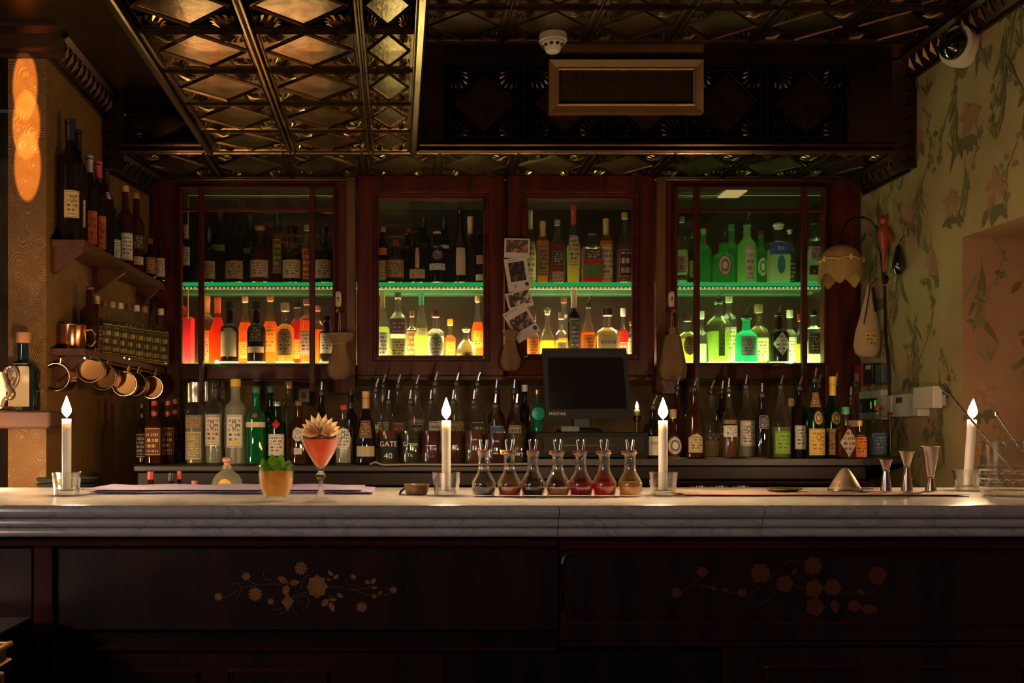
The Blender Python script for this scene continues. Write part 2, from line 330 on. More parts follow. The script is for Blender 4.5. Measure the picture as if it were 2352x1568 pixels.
# ---------------------------------------------------------------- pressed tin tile (unit square, relief along +z)
def ridge(mb, a, b, w_, h):
    ax, ay = a; bx, by = b; l = math.hypot(bx - ax, by - ay); nx, ny = -(by - ay) / l * w_, (bx - ax) / l * w_
    mb.add([(ax - nx, ay - ny, 0), (ax + nx, ay + ny, 0), (ax, ay, h), (bx - nx, by - ny, 0), (bx + nx, by + ny, 0), (bx, by, h)], [(0, 3, 5, 2), (1, 2, 5, 4), (0, 2, 1), (3, 4, 5)])
def tile_mesh(name, m):
    mb = MB(); mb.box(-.494, .494, -.494, .494, -0.02, 0.0)
    for q in (-.485, .485): ridge(mb, (-.49, q), (.49, q), .009, .030); ridge(mb, (q, -.49), (q, .49), .009, .030)
    for q in (-.425, .425): ridge(mb, (-.43, q), (.43, q), .009, .020); ridge(mb, (q, -.43), (q, .43), .009, .020)
    D4 = [(0, -.41), (.41, 0), (0, .41), (-.41, 0)]
    for i in range(4): ridge(mb, D4[i], D4[(i + 1) % 4], .009, .026)
    mb.add([(0, -.37, .002), (.37, 0, .002), (0, .37, .002), (-.37, 0, .002), (0, 0, .005)], [(0, 1, 4), (1, 2, 4), (2, 3, 4), (3, 0, 4)])
    for sx in (-1, 1):
        for sy in (-1, 1):
            for k in range(6):
                t = (k + 0.5) / 6 * PI / 2; c, s_ = math.cos(t), math.sin(t); r0, r1 = .07, .27 - .03 * abs(k - 2.5)
                wv = .02
                p = [(r0 * c, r0 * s_, 0), (r1 * c - wv * s_, r1 * s_ + wv * c, 0), (r1 * c + wv * s_, r1 * s_ - wv * c, 0), ((r1 + .03) * c, (r1 + .03) * s_, 0), (r1 * .8 * c, r1 * .8 * s_, .035)]
                mb.add([(sx * (.42 - x), sy * (.42 - y), z) for x, y, z in p], [(0, 1, 4), (1, 3, 4), (3, 2, 4), (2, 0, 4)])
    return mb.build(name, m)
def tiles(parent, m, spots, rot):
    """spots: (cx, cy, cz, sx, sy)"""
    src = None
    for cx, cy, cz, sx, sy in spots:
        if src is None:
            src = tile_mesh('tin_tile', m); src.parent = parent; o = src; o.location = (cx, cy, cz); o.rotation_euler = rot; o.scale = (sx, sy, 0.25)
        else: inst(src, parent, (cx, cy, cz), rot, (sx, sy, 0.25))
DOWN = (PI, 0, 0); FRONT = (PI / 2, 0, 0)
# left ceiling, right ceiling, dropped box, bulkhead with soffit
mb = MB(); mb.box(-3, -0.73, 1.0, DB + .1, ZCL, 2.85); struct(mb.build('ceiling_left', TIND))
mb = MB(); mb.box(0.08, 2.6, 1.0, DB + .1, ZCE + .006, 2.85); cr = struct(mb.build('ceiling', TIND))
sp = []
for i in range(7):
    for j in range(3):
        cx = 0.24 + i * 0.305; cy = 3.53 - j * 0.305
        if cx < 1.98: sp.append((min(cx, 1.86) if i == 6 else cx, cy, ZCE + .006, .305, .305))
tiles(cr, TIND, sp[:-0] if False else [q for q in sp if q[0] < 1.83], DOWN)
mb = MB(); mb.box(-0.73, 0.08, 1.0, DB, ZSO + .006, 2.85); bx = struct(mb.build('ceiling_box', TIN))
xs = [(-.705, -.400), (-.400, -.097), (-.097, .052)]; ys = [2.100 + .298 * k for k in range(6)] + [3.85]
tiles(bx, TIN, [((a + b) / 2, (c + d) / 2, ZSO + .006, b - a, d - c) for a, b in xs for c, d in zip(ys, ys[1:]) if d - c > .1], DOWN)
mb = MB()
for x_ in (-.718, .066): mb.box(x_ - .013, x_ + .013, 1.0, DB - .002, ZSO - .014, ZSO + .006, c=.005)
mb.build('edge_moulding', TIN, bx)
mb = MB()
for x_ in (-.400, -.097):
    for q in (-.008, .008): mb.tube([(x_ + q, 1.0, ZSO - .004), (x_ + q, DB, ZSO - .004)], .005, 6)
mb.build('seam_bead', TIN, bx)
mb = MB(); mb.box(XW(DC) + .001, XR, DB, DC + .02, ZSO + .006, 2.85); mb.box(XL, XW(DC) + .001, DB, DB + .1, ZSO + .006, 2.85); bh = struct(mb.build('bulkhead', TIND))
xs = [PX(1018 + 186 * k, DB) for k in range(-1, 7)]
tiles(bh, TIND, [((a + b) / 2, DB, (ZSO + ZCE) / 2 + .012, b - a, ZCE - ZSO - .05) for a, b in zip(xs, xs[1:]) if a > .08 and b < 1.95] + [((-1.10 - .74) / 2, DB, (ZSO + ZCL) / 2 + .012, .33, ZCL - ZSO - .05)], FRONT)
sof = [(-1.05 + .305 * (k + .5), (DB + DC) / 2 + .01, ZSO + .006, .305, .39) for k in range(10)]
for k in range(10):
    pass
src = tile_mesh('tin_tile', TIN); src.parent = bh; src.location = (sof[0][0] + .01, sof[0][1], sof[0][2]); src.rotation_euler = DOWN; src.scale = (.27, .385, .2)
for q in sof[1:-1]: inst(src, bh, q[:3], DOWN, (.305, .385, .2))
inst(src, bh, (1.83, sof[0][1], ZSO + .006), DOWN, (.25, .385, .2))
mb = MB()
for x0, x1 in ((XL + .01, -.735), (.09, XR - .02)):
    mb.tube([(x0, DB - .005, ZSO + .028), (x1, DB - .005, ZSO + .028)], .006, 6); mb.tube([(x0, DB - .006, ZSO + .004), (x1, DB - .006, ZSO + .004)], .008, 6)
    k = int((x1 - x0) / .014)
    for i in range(k): mb.lathe([(-.004, 0), (-.002, .0042), (.002, .0042), (.004, 0)], 6, (x0 + (i + .5) * (x1 - x0) / k, DB - .006, ZSO + .016))
o = mb.build('bead_row', TIND, bh); o['kind'] = 'stuff'
mb = MB(); mb.tube([(-1.05, DC - .004, ZSO - .002), (1.95, DC - .004, ZSO - .002)], .006, 6); mb.build('lower_bead', TIN, bh)
# cornices
def cornice(name, path, side, m, leaf_pitch=.05):
    """path: list of (x, y, z) corner points on the wall/ceiling line, run along y or z; side = +1 cove towards +x, -1 towards -x"""
    mb = MB(); lf = MB(); w_ = .072
    for (x0, y0, z0), (x1, y1, z1) in zip(path, path[1:]):
        if abs(z1 - z0) > .01:   # vertical run, in the corner wall / bulkhead
            mb.add([(x0, y0, z0), (x0 + side * w_, y0, z0), (x0 + side * w_ * .5, y0 - .03, z0), (x0, y0 - .045, z0), (x1, y1, z1), (x1 + side * w_, y1, z1), (x1 + side * w_ * .5, y1 - .03, z1), (x1, y1 - .045, z1)], [(0, 1, 2, 3), (4, 5, 6, 7), (0, 1, 5, 4), (1, 2, 6, 5), (2, 3, 7, 6), (3, 0, 4, 7)])
            n = int(abs(z1 - z0) / leaf_pitch)
            for i in range(n):
                z = z0 + (z1 - z0) * (i + .5) / n; lf.add([(x0 + side * .012, y0 - .04, z - .018), (x0 + side * .055, y0 - .018, z), (x0 + side * .012, y0 - .04, z + .018), (x0 + side * .030, y0 - .046, z)], [(0, 1, 3), (1, 2, 3), (2, 0, 3)])
        else:
            prof = [(0, 0), (w_, 0), (w_, -.012), (w_ * .62, -.026), (w_ * .3, -.058), (.014, -.068), (.014, -.082), (0, -.082)]
            n = len(prof); vs = [(x0 + side * a, y0, z0 + b) for a, b in prof] + [(x1 + side * a, y1, z1 + b) for a, b in prof]
            mb.add(vs, [list(range(n)), list(range(n, 2 * n))] + [(i, (i + 1) % n, n + (i + 1) % n, n + i) for i in range(n)])
            k = int(math.hypot(y1 - y0, x1 - x0) / leaf_pitch)
            for i in range(k):
                t = (i + .5) / k; X, Y = x0 + (x1 - x0) * t, y0 + (y1 - y0) * t
                lf.add([(X + side * .055, Y - .018, z0 - .02), (X + side * .02, Y, z0 - .066), (X + side * .055, Y + .018, z0 - .02), (X + side * .047, Y, z0 - .048)], [(0, 1, 3), (1, 2, 3), (2, 0, 3)])
    o = struct(mb.build(name, m)); l = lf.build('leaf_relief', m, o); l['kind'] = 'stuff'; return o
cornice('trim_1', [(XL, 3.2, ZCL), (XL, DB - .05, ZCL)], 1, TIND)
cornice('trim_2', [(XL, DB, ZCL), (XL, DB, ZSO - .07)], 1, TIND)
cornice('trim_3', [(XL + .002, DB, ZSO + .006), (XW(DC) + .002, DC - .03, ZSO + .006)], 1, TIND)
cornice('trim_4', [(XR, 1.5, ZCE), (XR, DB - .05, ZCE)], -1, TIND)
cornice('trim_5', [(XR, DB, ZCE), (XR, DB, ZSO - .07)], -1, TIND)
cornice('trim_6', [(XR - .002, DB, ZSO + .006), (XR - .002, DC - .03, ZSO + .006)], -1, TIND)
mb = MB()  # crown on the wall end
pr = [(3.2, ZCL), (3.11, ZCL), (3.11, ZCL - .012), (3.14, ZCL - .025), (3.165, ZCL - .06), (3.185, ZCL - .07), (3.185, ZCL - .082), (3.2, ZCL - .082)]
mb.ext(pr, XL - .145, XL + .06, 'yz'); struct(mb.build('trim_7', TIND))
# ================================================================ the bar
BF, BB, ZB = 2.173, 2.92, 1.10
def marble():
    m, nt, out = newmat('white_marble'); b = N(nt, 'ShaderNodeBsdfPrincipled'); L(nt, b.outputs[0], out.inputs[0]); b.inputs['Roughness'].default_value = 0.2
    tc = N(nt, 'ShaderNodeTexCoord'); mp = N(nt, 'ShaderNodeMapping'); mp.inputs[3].default_value = (2.2, 4.5, 6); mp.inputs[2].default_value = (.2, .3, .5); L(nt, tc.outputs[3], mp.inputs[0])
    n1 = N(nt, 'ShaderNodeTexNoise'); n1.inputs['Scale'].default_value = 2.4; n1.inputs['Detail'].default_value = 9; n1.inputs['Roughness'].default_value = .62; n1.inputs['Distortion'].default_value = 1.4; L(nt, mp.outputs[0], n1.inputs['Vector'])
    v = M_(nt, 'ABSOLUTE', M_(nt, 'SUBTRACT', n1.outputs[0], .5)); mr = N(nt, 'ShaderNodeMapRange'); mr.inputs[1].default_value = 0; mr.inputs[2].default_value = .035; mr.inputs[3].default_value = 1; mr.inputs[4].default_value = 0; L(nt, v, mr.inputs[0])
    n2 = N(nt, 'ShaderNodeTexNoise'); n2.inputs['Scale'].default_value = 5; n2.inputs['Detail'].default_value = 8; L(nt, mp.outputs[0], n2.inputs['Vector'])
    c = mixcol(nt, n2.outputs[0], (.82, .78, .76), (.60, .57, .57)); c = mixcol(nt, M_(nt, 'MULTIPLY', mr.outputs[0], .40), c, (.24, .22, .23)); L(nt, c, b.inputs['Base Color'])
    L(nt, M_(nt, 'ADD', M_(nt, 'MULTIPLY', n2.outputs[0], .12), .14), b.inputs['Roughness']); return m
MARBLE = marble()
bt = thing('bar_worktop', 'white veined marble bar top with a three-tier moulded edge', 'bar top', (0, BF, 0))
def nose(y, z0, z1, r=.012):   # rounded front nose
    return [(y + r - r * math.sin(a), (z0 + z1) / 2 + (z1 - z0) / 2 * math.cos(a)) for a in [PI * k / 8 for k in range(9)]]
tiers = nose(0, ZB - .029, ZB, .013) + nose(.012, ZB - .050, ZB - .031, .009) + nose(.020, ZB - .0725, ZB - .052, .010)
prof = [(.747, ZB)] + tiers + [(.747, ZB - .0725)]
cut = [-2.2, PX(1285, BF), PX(1757, BF), XR - .004]
for a, b in zip(cut, cut[1:]):
    mb = MB(); mb.ext(prof, a + .0009, b - .0009, 'yz'); mb.build('marble_slab', MARBLE, bt)
# bar front: carcass of old inlaid panels
WX = pm('inlaid_panel_wood', (0.040, 0.008, 0.006), 0.38, col2=(0.011, 0.003, 0.0025), scale=(14, 14, 1.3), coat=0.35)
bf = thing('bar_counter', 'dark red wooden bar counter front with floral marquetry panels', 'bar counter', (0, 0, 0))
Y0 = BF + .055
def pbox(name, x0, x1, y0, y1, D, th, m=WX, c=.003, parent=bf):
    mb = MB(); mb.box(PX(x0, D), PX(x1, D), D, D + th, PZ(y1, D), PZ(y0, D), c=c); return mb.build(name, m, parent)
mb = MB(); mb.box(-2.2, XR - .004, Y0 + .05, Y0 + .63, 0.02, ZB - .073); mb.build('carcass', DWOOD, bf)
pbox('top_rail', -1150, 1283, 1239, 1256, Y0 - .012, .06, WOODH); pbox('top_rail', 1286, 2780, 1239, 1262, Y0 - .004, .05, WOODH)
pbox('post', 76, 122, 1256, 1700, Y0 - .012, .06, WOOD); pbox('side_panel', -1100, 75, 1256, 1690, Y0 + .012, .04)
p1 = pbox('front_panel', 125, 1283, 1257, 1448, Y0 + .004, .05); p2 = pbox('front_panel', 1287, 2780, 1263, 1472, Y0 + .010, .04)
pbox('lower_rail', 125, 1283, 1449, 1488, Y0 + .035, .02, DWOOD); pbox('ledge', 155, 1283, 1489, 1496, Y0 - .006, .05, WOODH)
pbox('lower_rail', 1287, 2780, 1473, 1484, Y0 + .02, .03, WOODH)
pbox('lower_panel', 125, 1020, 1497, 1700, Y0 + .016, .03); pbox('lower_panel', 1022, 1660, 1497, 1700, Y0 + .016, .03, DWOOD); pbox('lower_panel', 1662, 2780, 1486, 1700, Y0 + .016, .03)
def panelmould(x0, x1, y0, y1, D, m, r=.004, rad=10, parent=bf):
    pts = []
    for cx, cy, a0 in ((x1 - rad, y0 + rad, -90), (x1 - rad, y1 - rad, 0), (x0 + rad, y1 - rad, 90), (x0 + rad, y0 + rad, 180)):
        for k in range(5):
            a = math.radians(a0 + k * 22.5); pts.append((PX(cx + rad * math.cos(a), D), D, PZ(cy + rad * math.sin(a), D)))
    mb = MB(); mb.tube(pts + [pts[0]], r, 6); mb.build('panel_moulding', m, parent)
panelmould(1292, 2500, 1268, 1432, Y0 + .010, WOODH, .005, 26); panelmould(150, 455, 1542, 1640, Y0 + .016, WOODH, .006, 3); panelmould(530, 755, 1540, 1640, Y0 + .016, WOODH, .006, 3); panelmould(1760, 2350, 1530, 1640, Y0 + .016, WOODH, .005, 3)
# marquetry: separate veneer pieces let into the panels
INLAY = pm('pale_inlay', (0.46, 0.20, 0.055), 0.4, col2=(0.30, 0.115, 0.03), scale=(60, 60, 60), coat=.3); INLAYD = pm('stem_inlay', (0.15, 0.08, 0.045), 0.4, coat=.3); INLAYR = pm('faded_red_inlay', (0.17, 0.042, 0.018), 0.4, coat=.3)
def veneer(parent, pts, m, name, D):
    mb = MB(); mb.ext([(PX(x, D), PZ(y, D)) for x, y in pts], D - .0012, D + .001, 'xz'); return mb.build(name, m, parent)
def flower(parent, x, y, r, n, D, m, inner=.55, name='inlay_flower', ry=1.0):
    veneer(parent, [(x + (r if k % 2 == 0 else r * inner) * math.cos(PI * k / n), y + ry * (r if k % 2 == 0 else r * inner) * math.sin(PI * k / n)) for k in range(2 * n)], m, name, D)
def petal(parent, x, y, ang, ln, wd, D, m, name='inlay_leaf'):
    c, s_ = math.cos(ang), math.sin(ang); veneer(parent, [(x + a * ln * c - b * wd * s_, y + a * ln * s_ + b * wd * c) for a, b in ((0, 0), (.25, .42), (.55, .5), (.85, .25), (1, 0), (.85, -.25), (.55, -.5), (.25, -.42))], m, name, D)
def stemline(parent, pts, wd, D, m=INLAYD):
    up = []; dn = []
    for i, (x, y) in enumerate(pts):
        a = pts[max(i - 1, 0)]; b = pts[min(i + 1, len(pts) - 1)]; l = math.hypot(b[0] - a[0], b[1] - a[1]) or 1
        nx, ny = -(b[1] - a[1]) / l * wd, (b[0] - a[0]) / l * wd; up.append((x + nx, y + ny)); dn.append((x - nx, y - ny))
    mb = MB(); vs = [(PX(x, D), D - .0011, PZ(y, D)) for x, y in up + dn]; n = len(up); mb.add(vs, [(i, i + 1, n + i + 1, n + i) for i in range(n - 1)]); mb.build('inlay_stem', m, parent)
D1 = Y0 + .004
def curve(*p):  # smooth polyline through points
    out = []
    for i in range(len(p) - 1):
        a, b, c, d = p[max(i - 1, 0)], p[i], p[i + 1], p[min(i + 2, len(p) - 1)]
        for k in range(5):
            t = k / 5; out.append(tuple(.5 * (2 * b[j] + (c[j] - a[j]) * t + (2 * a[j] - 5 * b[j] + 4 * c[j] - d[j]) * t * t + (3 * b[j] - a[j] - 3 * c[j] + d[j]) * t ** 3) for j in (0, 1)))
    return out + [p[-1]]
def zc(x, y): return (480 + x / 5.113, 1280 + y / 5.113)   # from the close-up of the left inlay
for pts, wd in (([(150, 470), (250, 440), (390, 360), (600, 320), (760, 310), (860, 325)], .9), ([(390, 365), (330, 300), (240, 340)], .7), ([(380, 380), (350, 440), (320, 500)], .7), ([(600, 320), (520, 300), (460, 260)], .7), ([(740, 270), (650, 240), (650, 150), (720, 130)], .8), ([(1080, 370), (1110, 260), (1160, 205), (1190, 215)], .8),
                ([(940, 500), (1030, 440), (1180, 400), (1270, 380)], 1.2), ([(1380, 340), (1500, 345), (1700, 380), (1900, 440), (2120, 430)], .9), ([(1600, 360), (1750, 370), (1900, 350)], .6), ([(1740, 330), (1640, 320), (1615, 260)], .6), ([(960, 540), (1000, 640), (1040, 670)], .9), ([(960, 510), (1060, 460), (1160, 460), (1165, 560), (1090, 620)], .9), ([(900, 560), (820, 610), (750, 600)], .8), ([(900, 580), (880, 640), (820, 660)], .8), ([(970, 500), (1060, 520), (1100, 550)], .7), ([(1400, 450), (1560, 470)], .6), ([(1720, 440), (1690, 500)], .7)):
    stemline(p1, [zc(*q) for q in curve(*pts)], wd, D1)
for x, y, r, n, inner in ((1270, 340, 25, 8, .82), (1080, 125, 17, 11, .68), (545, 430, 18, 12, .7), (440, 220, 11, 6, .7), (110, 460, 11, 8, .62), (1795, 580, 14, 9, .66), (2165, 380, 10, 8, .6), (725, 515, 9, 6, .6), (1695, 225, 8, 5, .6), (1940, 455, 7, 5, .5)):
    flower(p1, *zc(x, y), r, n, D1, INLAY, inner, ry=1.0 if r < 24 else 1.12)
flower(p1, *zc(925, 520), 15, 4, D1, INLAY, .6, ry=1.5)
for x, y, a, ln, wd in ((930, 300, 3.7, 28, 15), (940, 300, -.1, 25, 14), (925, 320, 1.9, 25, 17), (1400, 490, 2.3, 22, 15), (1420, 520, 1.2, 25, 13), (1400, 490, .05, 20, 8), (1460, 215, -2.4, 18, 9), (1460, 250, -.6, 16, 9), (1440, 260, 3.2, 12, 6), (1890, 310, -2.5, 14, 9), (1910, 310, -1.0, 16, 9), (1900, 350, .1, 16, 6), (1500, 420, .6, 18, 9), (1990, 430, -.7, 12, 7), (640, 380, .2, 3, 2)):
    petal(p1, *zc(x, y), a, ln, wd, D1, INLAY)
D2 = Y0 + .010
def zd(x, y): return (1172 + x / 1.993, 1080 + y / 1.993)
for pts in ([(860, 520), (980, 550), (1100, 560), (1200, 480), (1270, 415), (1340, 430)], [(1100, 640), (1160, 600), (1220, 560)], [(1300, 530), (1400, 540), (1500, 560), (1640, 560), (1700, 500)], [(780, 560), (860, 500), (890, 460)]): stemline(p2, [zd(*q) for q in curve(*pts)], .8, D2, INLAYR)
for x, y, r, n in ((1145, 470, 24, 6), (1255, 518, 21, 5), (1385, 435, 22, 7), (1390, 540, 22, 5), (1475, 535, 21, 6), (1395, 625, 22, 5), (1680, 480, 22, 6), (1575, 620, 16, 5), (880, 465, 13, 6), (760, 560, 13, 5), (1060, 560, 11, 5)): flower(p2, *zd(x, y), r, n, D2, INLAYR, .86)
for x, y, a, ln, wd in ((1600, 630, .1, 42, 22), (1480, 590, 1.4, 34, 20), (920, 530, .7, 14, 10), (970, 540, .4, 14, 10), (1620, 560, 3.5, 22, 12), (1290, 480, -1, 20, 10)): petal(p2, *zd(x, y), a, ln, wd, D2, INLAYR)

# low cabinet beside the guests' end of the bar
lc = thing('side_cabinet', 'small dark wooden cabinet with black top against the bar front', 'cabinet', (PX(20, 1.95), 1.95, 0))
def LX(x, D): return PX(x, D) - PX(20, 1.95)
zt = PZ(1405, 2.2)
mb = MB(); mb.box(-.5, PX(78, 2.14) - PX(20, 1.95), -.22, .19, zt - .03, zt, c=.004); mb.build('cabinet_top', pm('black_lacquer', (.010, .007, .006), .25), lc)
mb = MB(); mb.box(-.48, PX(70, 2.14) - PX(20, 1.95), -.20, .18, 0, zt - .03, c=.003); mb.build('cabinet_body', WX, lc)
# gilt edged stool in front of it
sx, sy, sz = PX(27, 1.66), 1.66, PZ(1470, 1.66); sl = thing('bar_stool', 'gilt edged stool with black seat in front of the side cabinet', 'stool', (sx - .15, sy - .15, 0))
mb = MB(); mb.box(-.146, .146, -.146, .146, sz - .045, sz - .004, c=.010); mb.build('seat', pm('black_leather', (.012, .010, .009), .4), sl)
mb = MB(); q = .148; mb.tube([(-q, -q, sz - .006), (q, -q, sz - .006), (q, q, sz - .006), (-q, q, sz - .006), (-q, -q, sz - .006)], .006, 8); mb.tube([(-q, -q, sz - .032), (q, -q, sz - .032), (q, q, sz - .032), (-q, q, sz - .032), (-q, -q, sz - .032)], .003, 6); mb.build('gilt_rim', BRASS, sl)
for a in (-1, 1):
    for b in (-1, 1):
        mb = MB(); mb.tube([(a * .128, b * .128, 0), (a * .128, b * .128, sz - .05)], [.013, .017], 10); mb.build('leg', BROWN, sl)
for a in (-1, 1):
    mb = MB(); mb.tube([(a * .128, -.128, .28), (a * .128, .128, .28)], .009, 8); mb.build('stretcher', BROWN, sl)

# ---------------------------------------------------------------- candles in cut tumblers
FL = emis('flame', (1.0, 0.66, 0.33), FLAME)
WAX = pm('candle_wax', (0.86, 0.82, 0.78), 0.42, sss=0.5)
TUMB = glassy('tumbler_glass', (.95, .95, .94), (.6, .55, .5), .015, gloss=.9, base=.05, power=1.8, rough=.05)
THICK = realglass('thick_glass')
def flame(parent, z, s=1.0):
    mb = MB(); mb.lathe([(z - .002, 0), (z + .002, .0052 * s), (z + .010, .0110 * s), (z + .018, .0118 * s), (z + .028, .0090 * s), (z + .040, .0046 * s), (z + .052, 0)], 8); mb.build('flame', FL, parent)
def candle(x, D, ytop, label, lean=0.0, zb=ZB):
    X = PX(x, D); h = PZ(ytop, D) - zb
    t = thing('candle', label, 'candle', (X, D, zb + .0145), 0, 'white dinner candles along the bar'); t.rotation_euler = (0, lean, 0)
    mb = MB(); mb.lathe([(0, 0), (0, .0112), (h - .02, .0117), (h - .0165, .0112), (h - .018, .006), (h - .0185, 0)], 20); mb.build('wax_stick', WAX, t)
    mb = MB(); mb.tube([(0, 0, h - .019), (.0008, 0, h - .012), (0, 0, h - .007)], .0011, 6); mb.build('wick', INK, t)
    flame(t, h - .010)
    g = thing('tumbler', label.replace('burning white candle', 'small faceted glass tumbler holding the candle'), 'glass', (X, D, zb), 0, 'candle tumblers on the bar')
    mb = MB(); n = 10
    mb.lathe([(0, 0), (0, .0285), (.004, .0305), (.058, .0365), (.060, .0358), (.058, .0342), (.016, .0290), (.0135, .020), (.0135, 0)], n * 2, sm=False); mb.build('glass_wall', TUMB, g)
    mb = MB(); mb.lathe([(.001, 0), (.001, .027), (.012, .0275), (.013, 0)], n * 2, sm=False); mb.build('glass_base', THICK, g)
candle(153, 2.52, 960, 'burning white candle by the papered wall end')
candle(1025, 2.52, 964, 'burning white candle beside the cruet row and small dish')
candle(1523, 2.52, 964, 'burning white candle beside the yellow cruet')
candle(2222, 2.74, 962, 'burning white candle beside the mixing glass', .07)
t = thing('votive_candle', 'short votive candle on the bar below the wall ledge', 'candle', (PX(-95, 2.78), 2.78, ZB)); mb = MB(); mb.lathe([(0, 0), (0, .028), (.03, .030), (.032, .029), (.028, 0)], 20); mb.build('wax_stick', WAX, t); flame(t, .034)

# ---------------------------------------------------------------- bitters cruets
DGL = glassy('cocktail_glass', (.96, .96, .95), (.6, .55, .5), .010, gloss=.75, base=.04, power=2.4, rough=.04)
CG = glassy('cruet_glass', (.95, .94, .92), (.5, .45, .4), .012, gloss=.9, base=.05, power=1.8, rough=.05)
def cruet(x, word, col, fill, deco, D=2.48):
    t = thing('bitters_cruet', 'glass bitters cruet with twin metal spouts holding %s' % word, 'cruet', (PX(x, D), D, ZB), R.uniform(-.2, .2), 'bitters cruets in a row on the bar')
    pf = [(0, 0), (0, .024), (.004, .0268), (.022, .0300), (.034, .0302), (.040, .0278), (.060, .0165), (.068, .0140), (.100, .0140), (.108, .0165), (.113, .0172), (.113, .0160), (.106, .0145), (.099, .0124), (.068, .0124), (.060, .0148), (.040, .0262), (.034, .0287), (.021, .0287), (.005, .0240), (.004, 0)]
    mb = MB(); mb.lathe(pf, 24); mb.build('glass', CG, t)
    mb = MB(); zf = fill; mb.lathe([(.0045, 0), (.0055, .0238), (.021, .0284), (min(zf, .034), .0284)] + ([(zf, .027)] if zf > .036 else []) + [(max(zf, .034) if zf > .036 else zf, 0)], 24); mb.build('liquid', glassy('liquid_' + word, tuple(c ** .7 for c in col), col, .58, gloss=.25, translucent=.6), t)
    mb = MB(); mb.lathe([(.101, 0), (.101, .0125), (.112, .0150), (.116, .0150), (.117, 0)], 16); mb.build('stopper', pm('stopper_amber', (.17, .045, .012), .35), t)
    for s_ in (-1, 1):
        mb = MB(); mb.tube([(s_ * .004, 0, .115), (s_ * .0065, 0, .128), (s_ * .0085, 0, .142)], [.0048, .0040, .0030], 10); mb.build('spout', STEEL, t)
    if deco:
        mb = MB(); mb.lathe([(-.006, 0), (-.004, .006), (.004, .006), (.006, 0)], 10, (-.016, -.004, .110)); mb.build('bead', pm('bead_' + word, deco, .35, emit=None), t)
        mb = MB(); mb.tube([(math.cos(a) * .0165, math.sin(a) * .0165, .108) for a in [2 * PI * k / 16 for k in range(17)]], .0014, 6); mb.build('neck_tie', pm('tie', (.35, .12, .03), .5), t)
for q in ((1111, 'nearly black bitters', (.02, .012, .008), .022, None), (1170, 'red brown bitters', (.62, .15, .03), .024, (.9, .35, .03)), (1224, 'dark brown bitters', (.10, .055, .018), .030, None), (1281, 'pale gold bitters', (.70, .42, .12), .018, (.9, .33, .03)), (1334, 'deep crimson bitters', (.50, .012, .040), .034, (.6, .05, .05)), (1388, 'bright red bitters', (.75, .03, .03), .034, (.55, .12, .06)), (1447, 'cloudy yellow bitters', (.80, .50, .12), .037, (.5, .16, .03))): cruet(*q)

# ---------------------------------------------------------------- the two cocktails
D = 2.30; t = thing('mint_cocktail', 'tumbler of orange yellow cocktail topped with mint leaves', 'cocktail', (PX(634, D), D, ZB))
hr = S(84, D)
mb = MB(); mb.lathe([(0, 0), (0, .0275), (.006, .0285), (hr * .45, .0385), (hr * .75, .0412), (hr, .0413), (hr, .0398), (hr * .75, .0397), (.010, .0270), (.010, 0)], 32); mb.build('glass', DGL, t)
mb = MB(); mb.lathe([(.013, 0), (.013, .0258), (hr * .45, .0360), (hr * .74, .0384), (hr * .84, .0386), (hr * .84, 0)], 32); mb.build('drink', glassy('orange_drink', (.90, .62, .22), (.82, .52, .13), .74, gloss=.12, translucent=.7), t)
MINT = leafy('mint_leaf', (.16, .36, .035), (.07, .20, .02))
for k, (x0, ang, ln, wd) in enumerate(((-.016, 118, .034, .023), (-.004, 98, .038, .027), (.008, 74, .038, .026), (.018, 52, .030, .021), (-.026, 148, .026, .019), (.026, 24, .024, .018), (.0, 112, .027, .024), (.012, 96, .024, .022))):
    a = math.radians(ang); d = Vector((math.cos(a), -.18 + .09 * (k % 4), math.sin(a))).normalized(); sd = Vector((-math.sin(a), .35 * (-1) ** k, math.cos(a))).normalized(); nn = d.cross(sd); vs = []; mb = MB(); b = Vector((x0 * .8, -.016 + .0045 * k, hr * .84))
    for i in range(8):
        u = i / 7; hw = wd * .5 * max(.04, math.sin(PI * min(1, .06 + u * .94))) ** .62 * (1 + .06 * (i % 2)); c = b + d * ln * u + nn * .006 * math.sin(u * PI)
        for q in (-1, 0, 1): vs.append(tuple(c + sd * hw * q + nn * (.003 if q else 0)))
    mb.add(vs, [(i * 3 + j, i * 3 + j + 1, i * 3 + j + 4, i * 3 + j + 3) for i in range(7) for j in (0, 1)], 0, True); mb.build('mint_leaf', MINT, t, 2)
D = 2.275; t = thing('red_cocktail', 'stemmed glass of orange red cocktail with a pale pointed petal garnish', 'cocktail', (PX(737, D), D, ZB)); k_ = S(1, D)
def zz(y): return PZ(y, D) - ZB
mb = MB(); mb.lathe([(zz(1075), 0), (zz(1073), 8 * k_), (zz(1066), 15 * k_), (zz(1040), 31 * k_), (zz(1006), 49 * k_), (zz(1004), 49.5 * k_), (zz(1005), 48.3 * k_), (zz(1040), 30 * k_), (zz(1066), 14 * k_), (zz(1071), 7 * k_), (zz(1072), 0)], 36); mb.build('bowl', DGL, t)
mb = MB(); mb.lathe([(zz(1071), 0), (zz(1070), 7 * k_), (zz(1066), 13.6 * k_), (zz(1040), 29.6 * k_), (zz(1009), 46 * k_), (zz(1009), 0)], 36); mb.build('drink', glassy('red_drink', (.98, .38, .12), (1.0, .28, .065), .86, gloss=.12, translucent=.7), t)
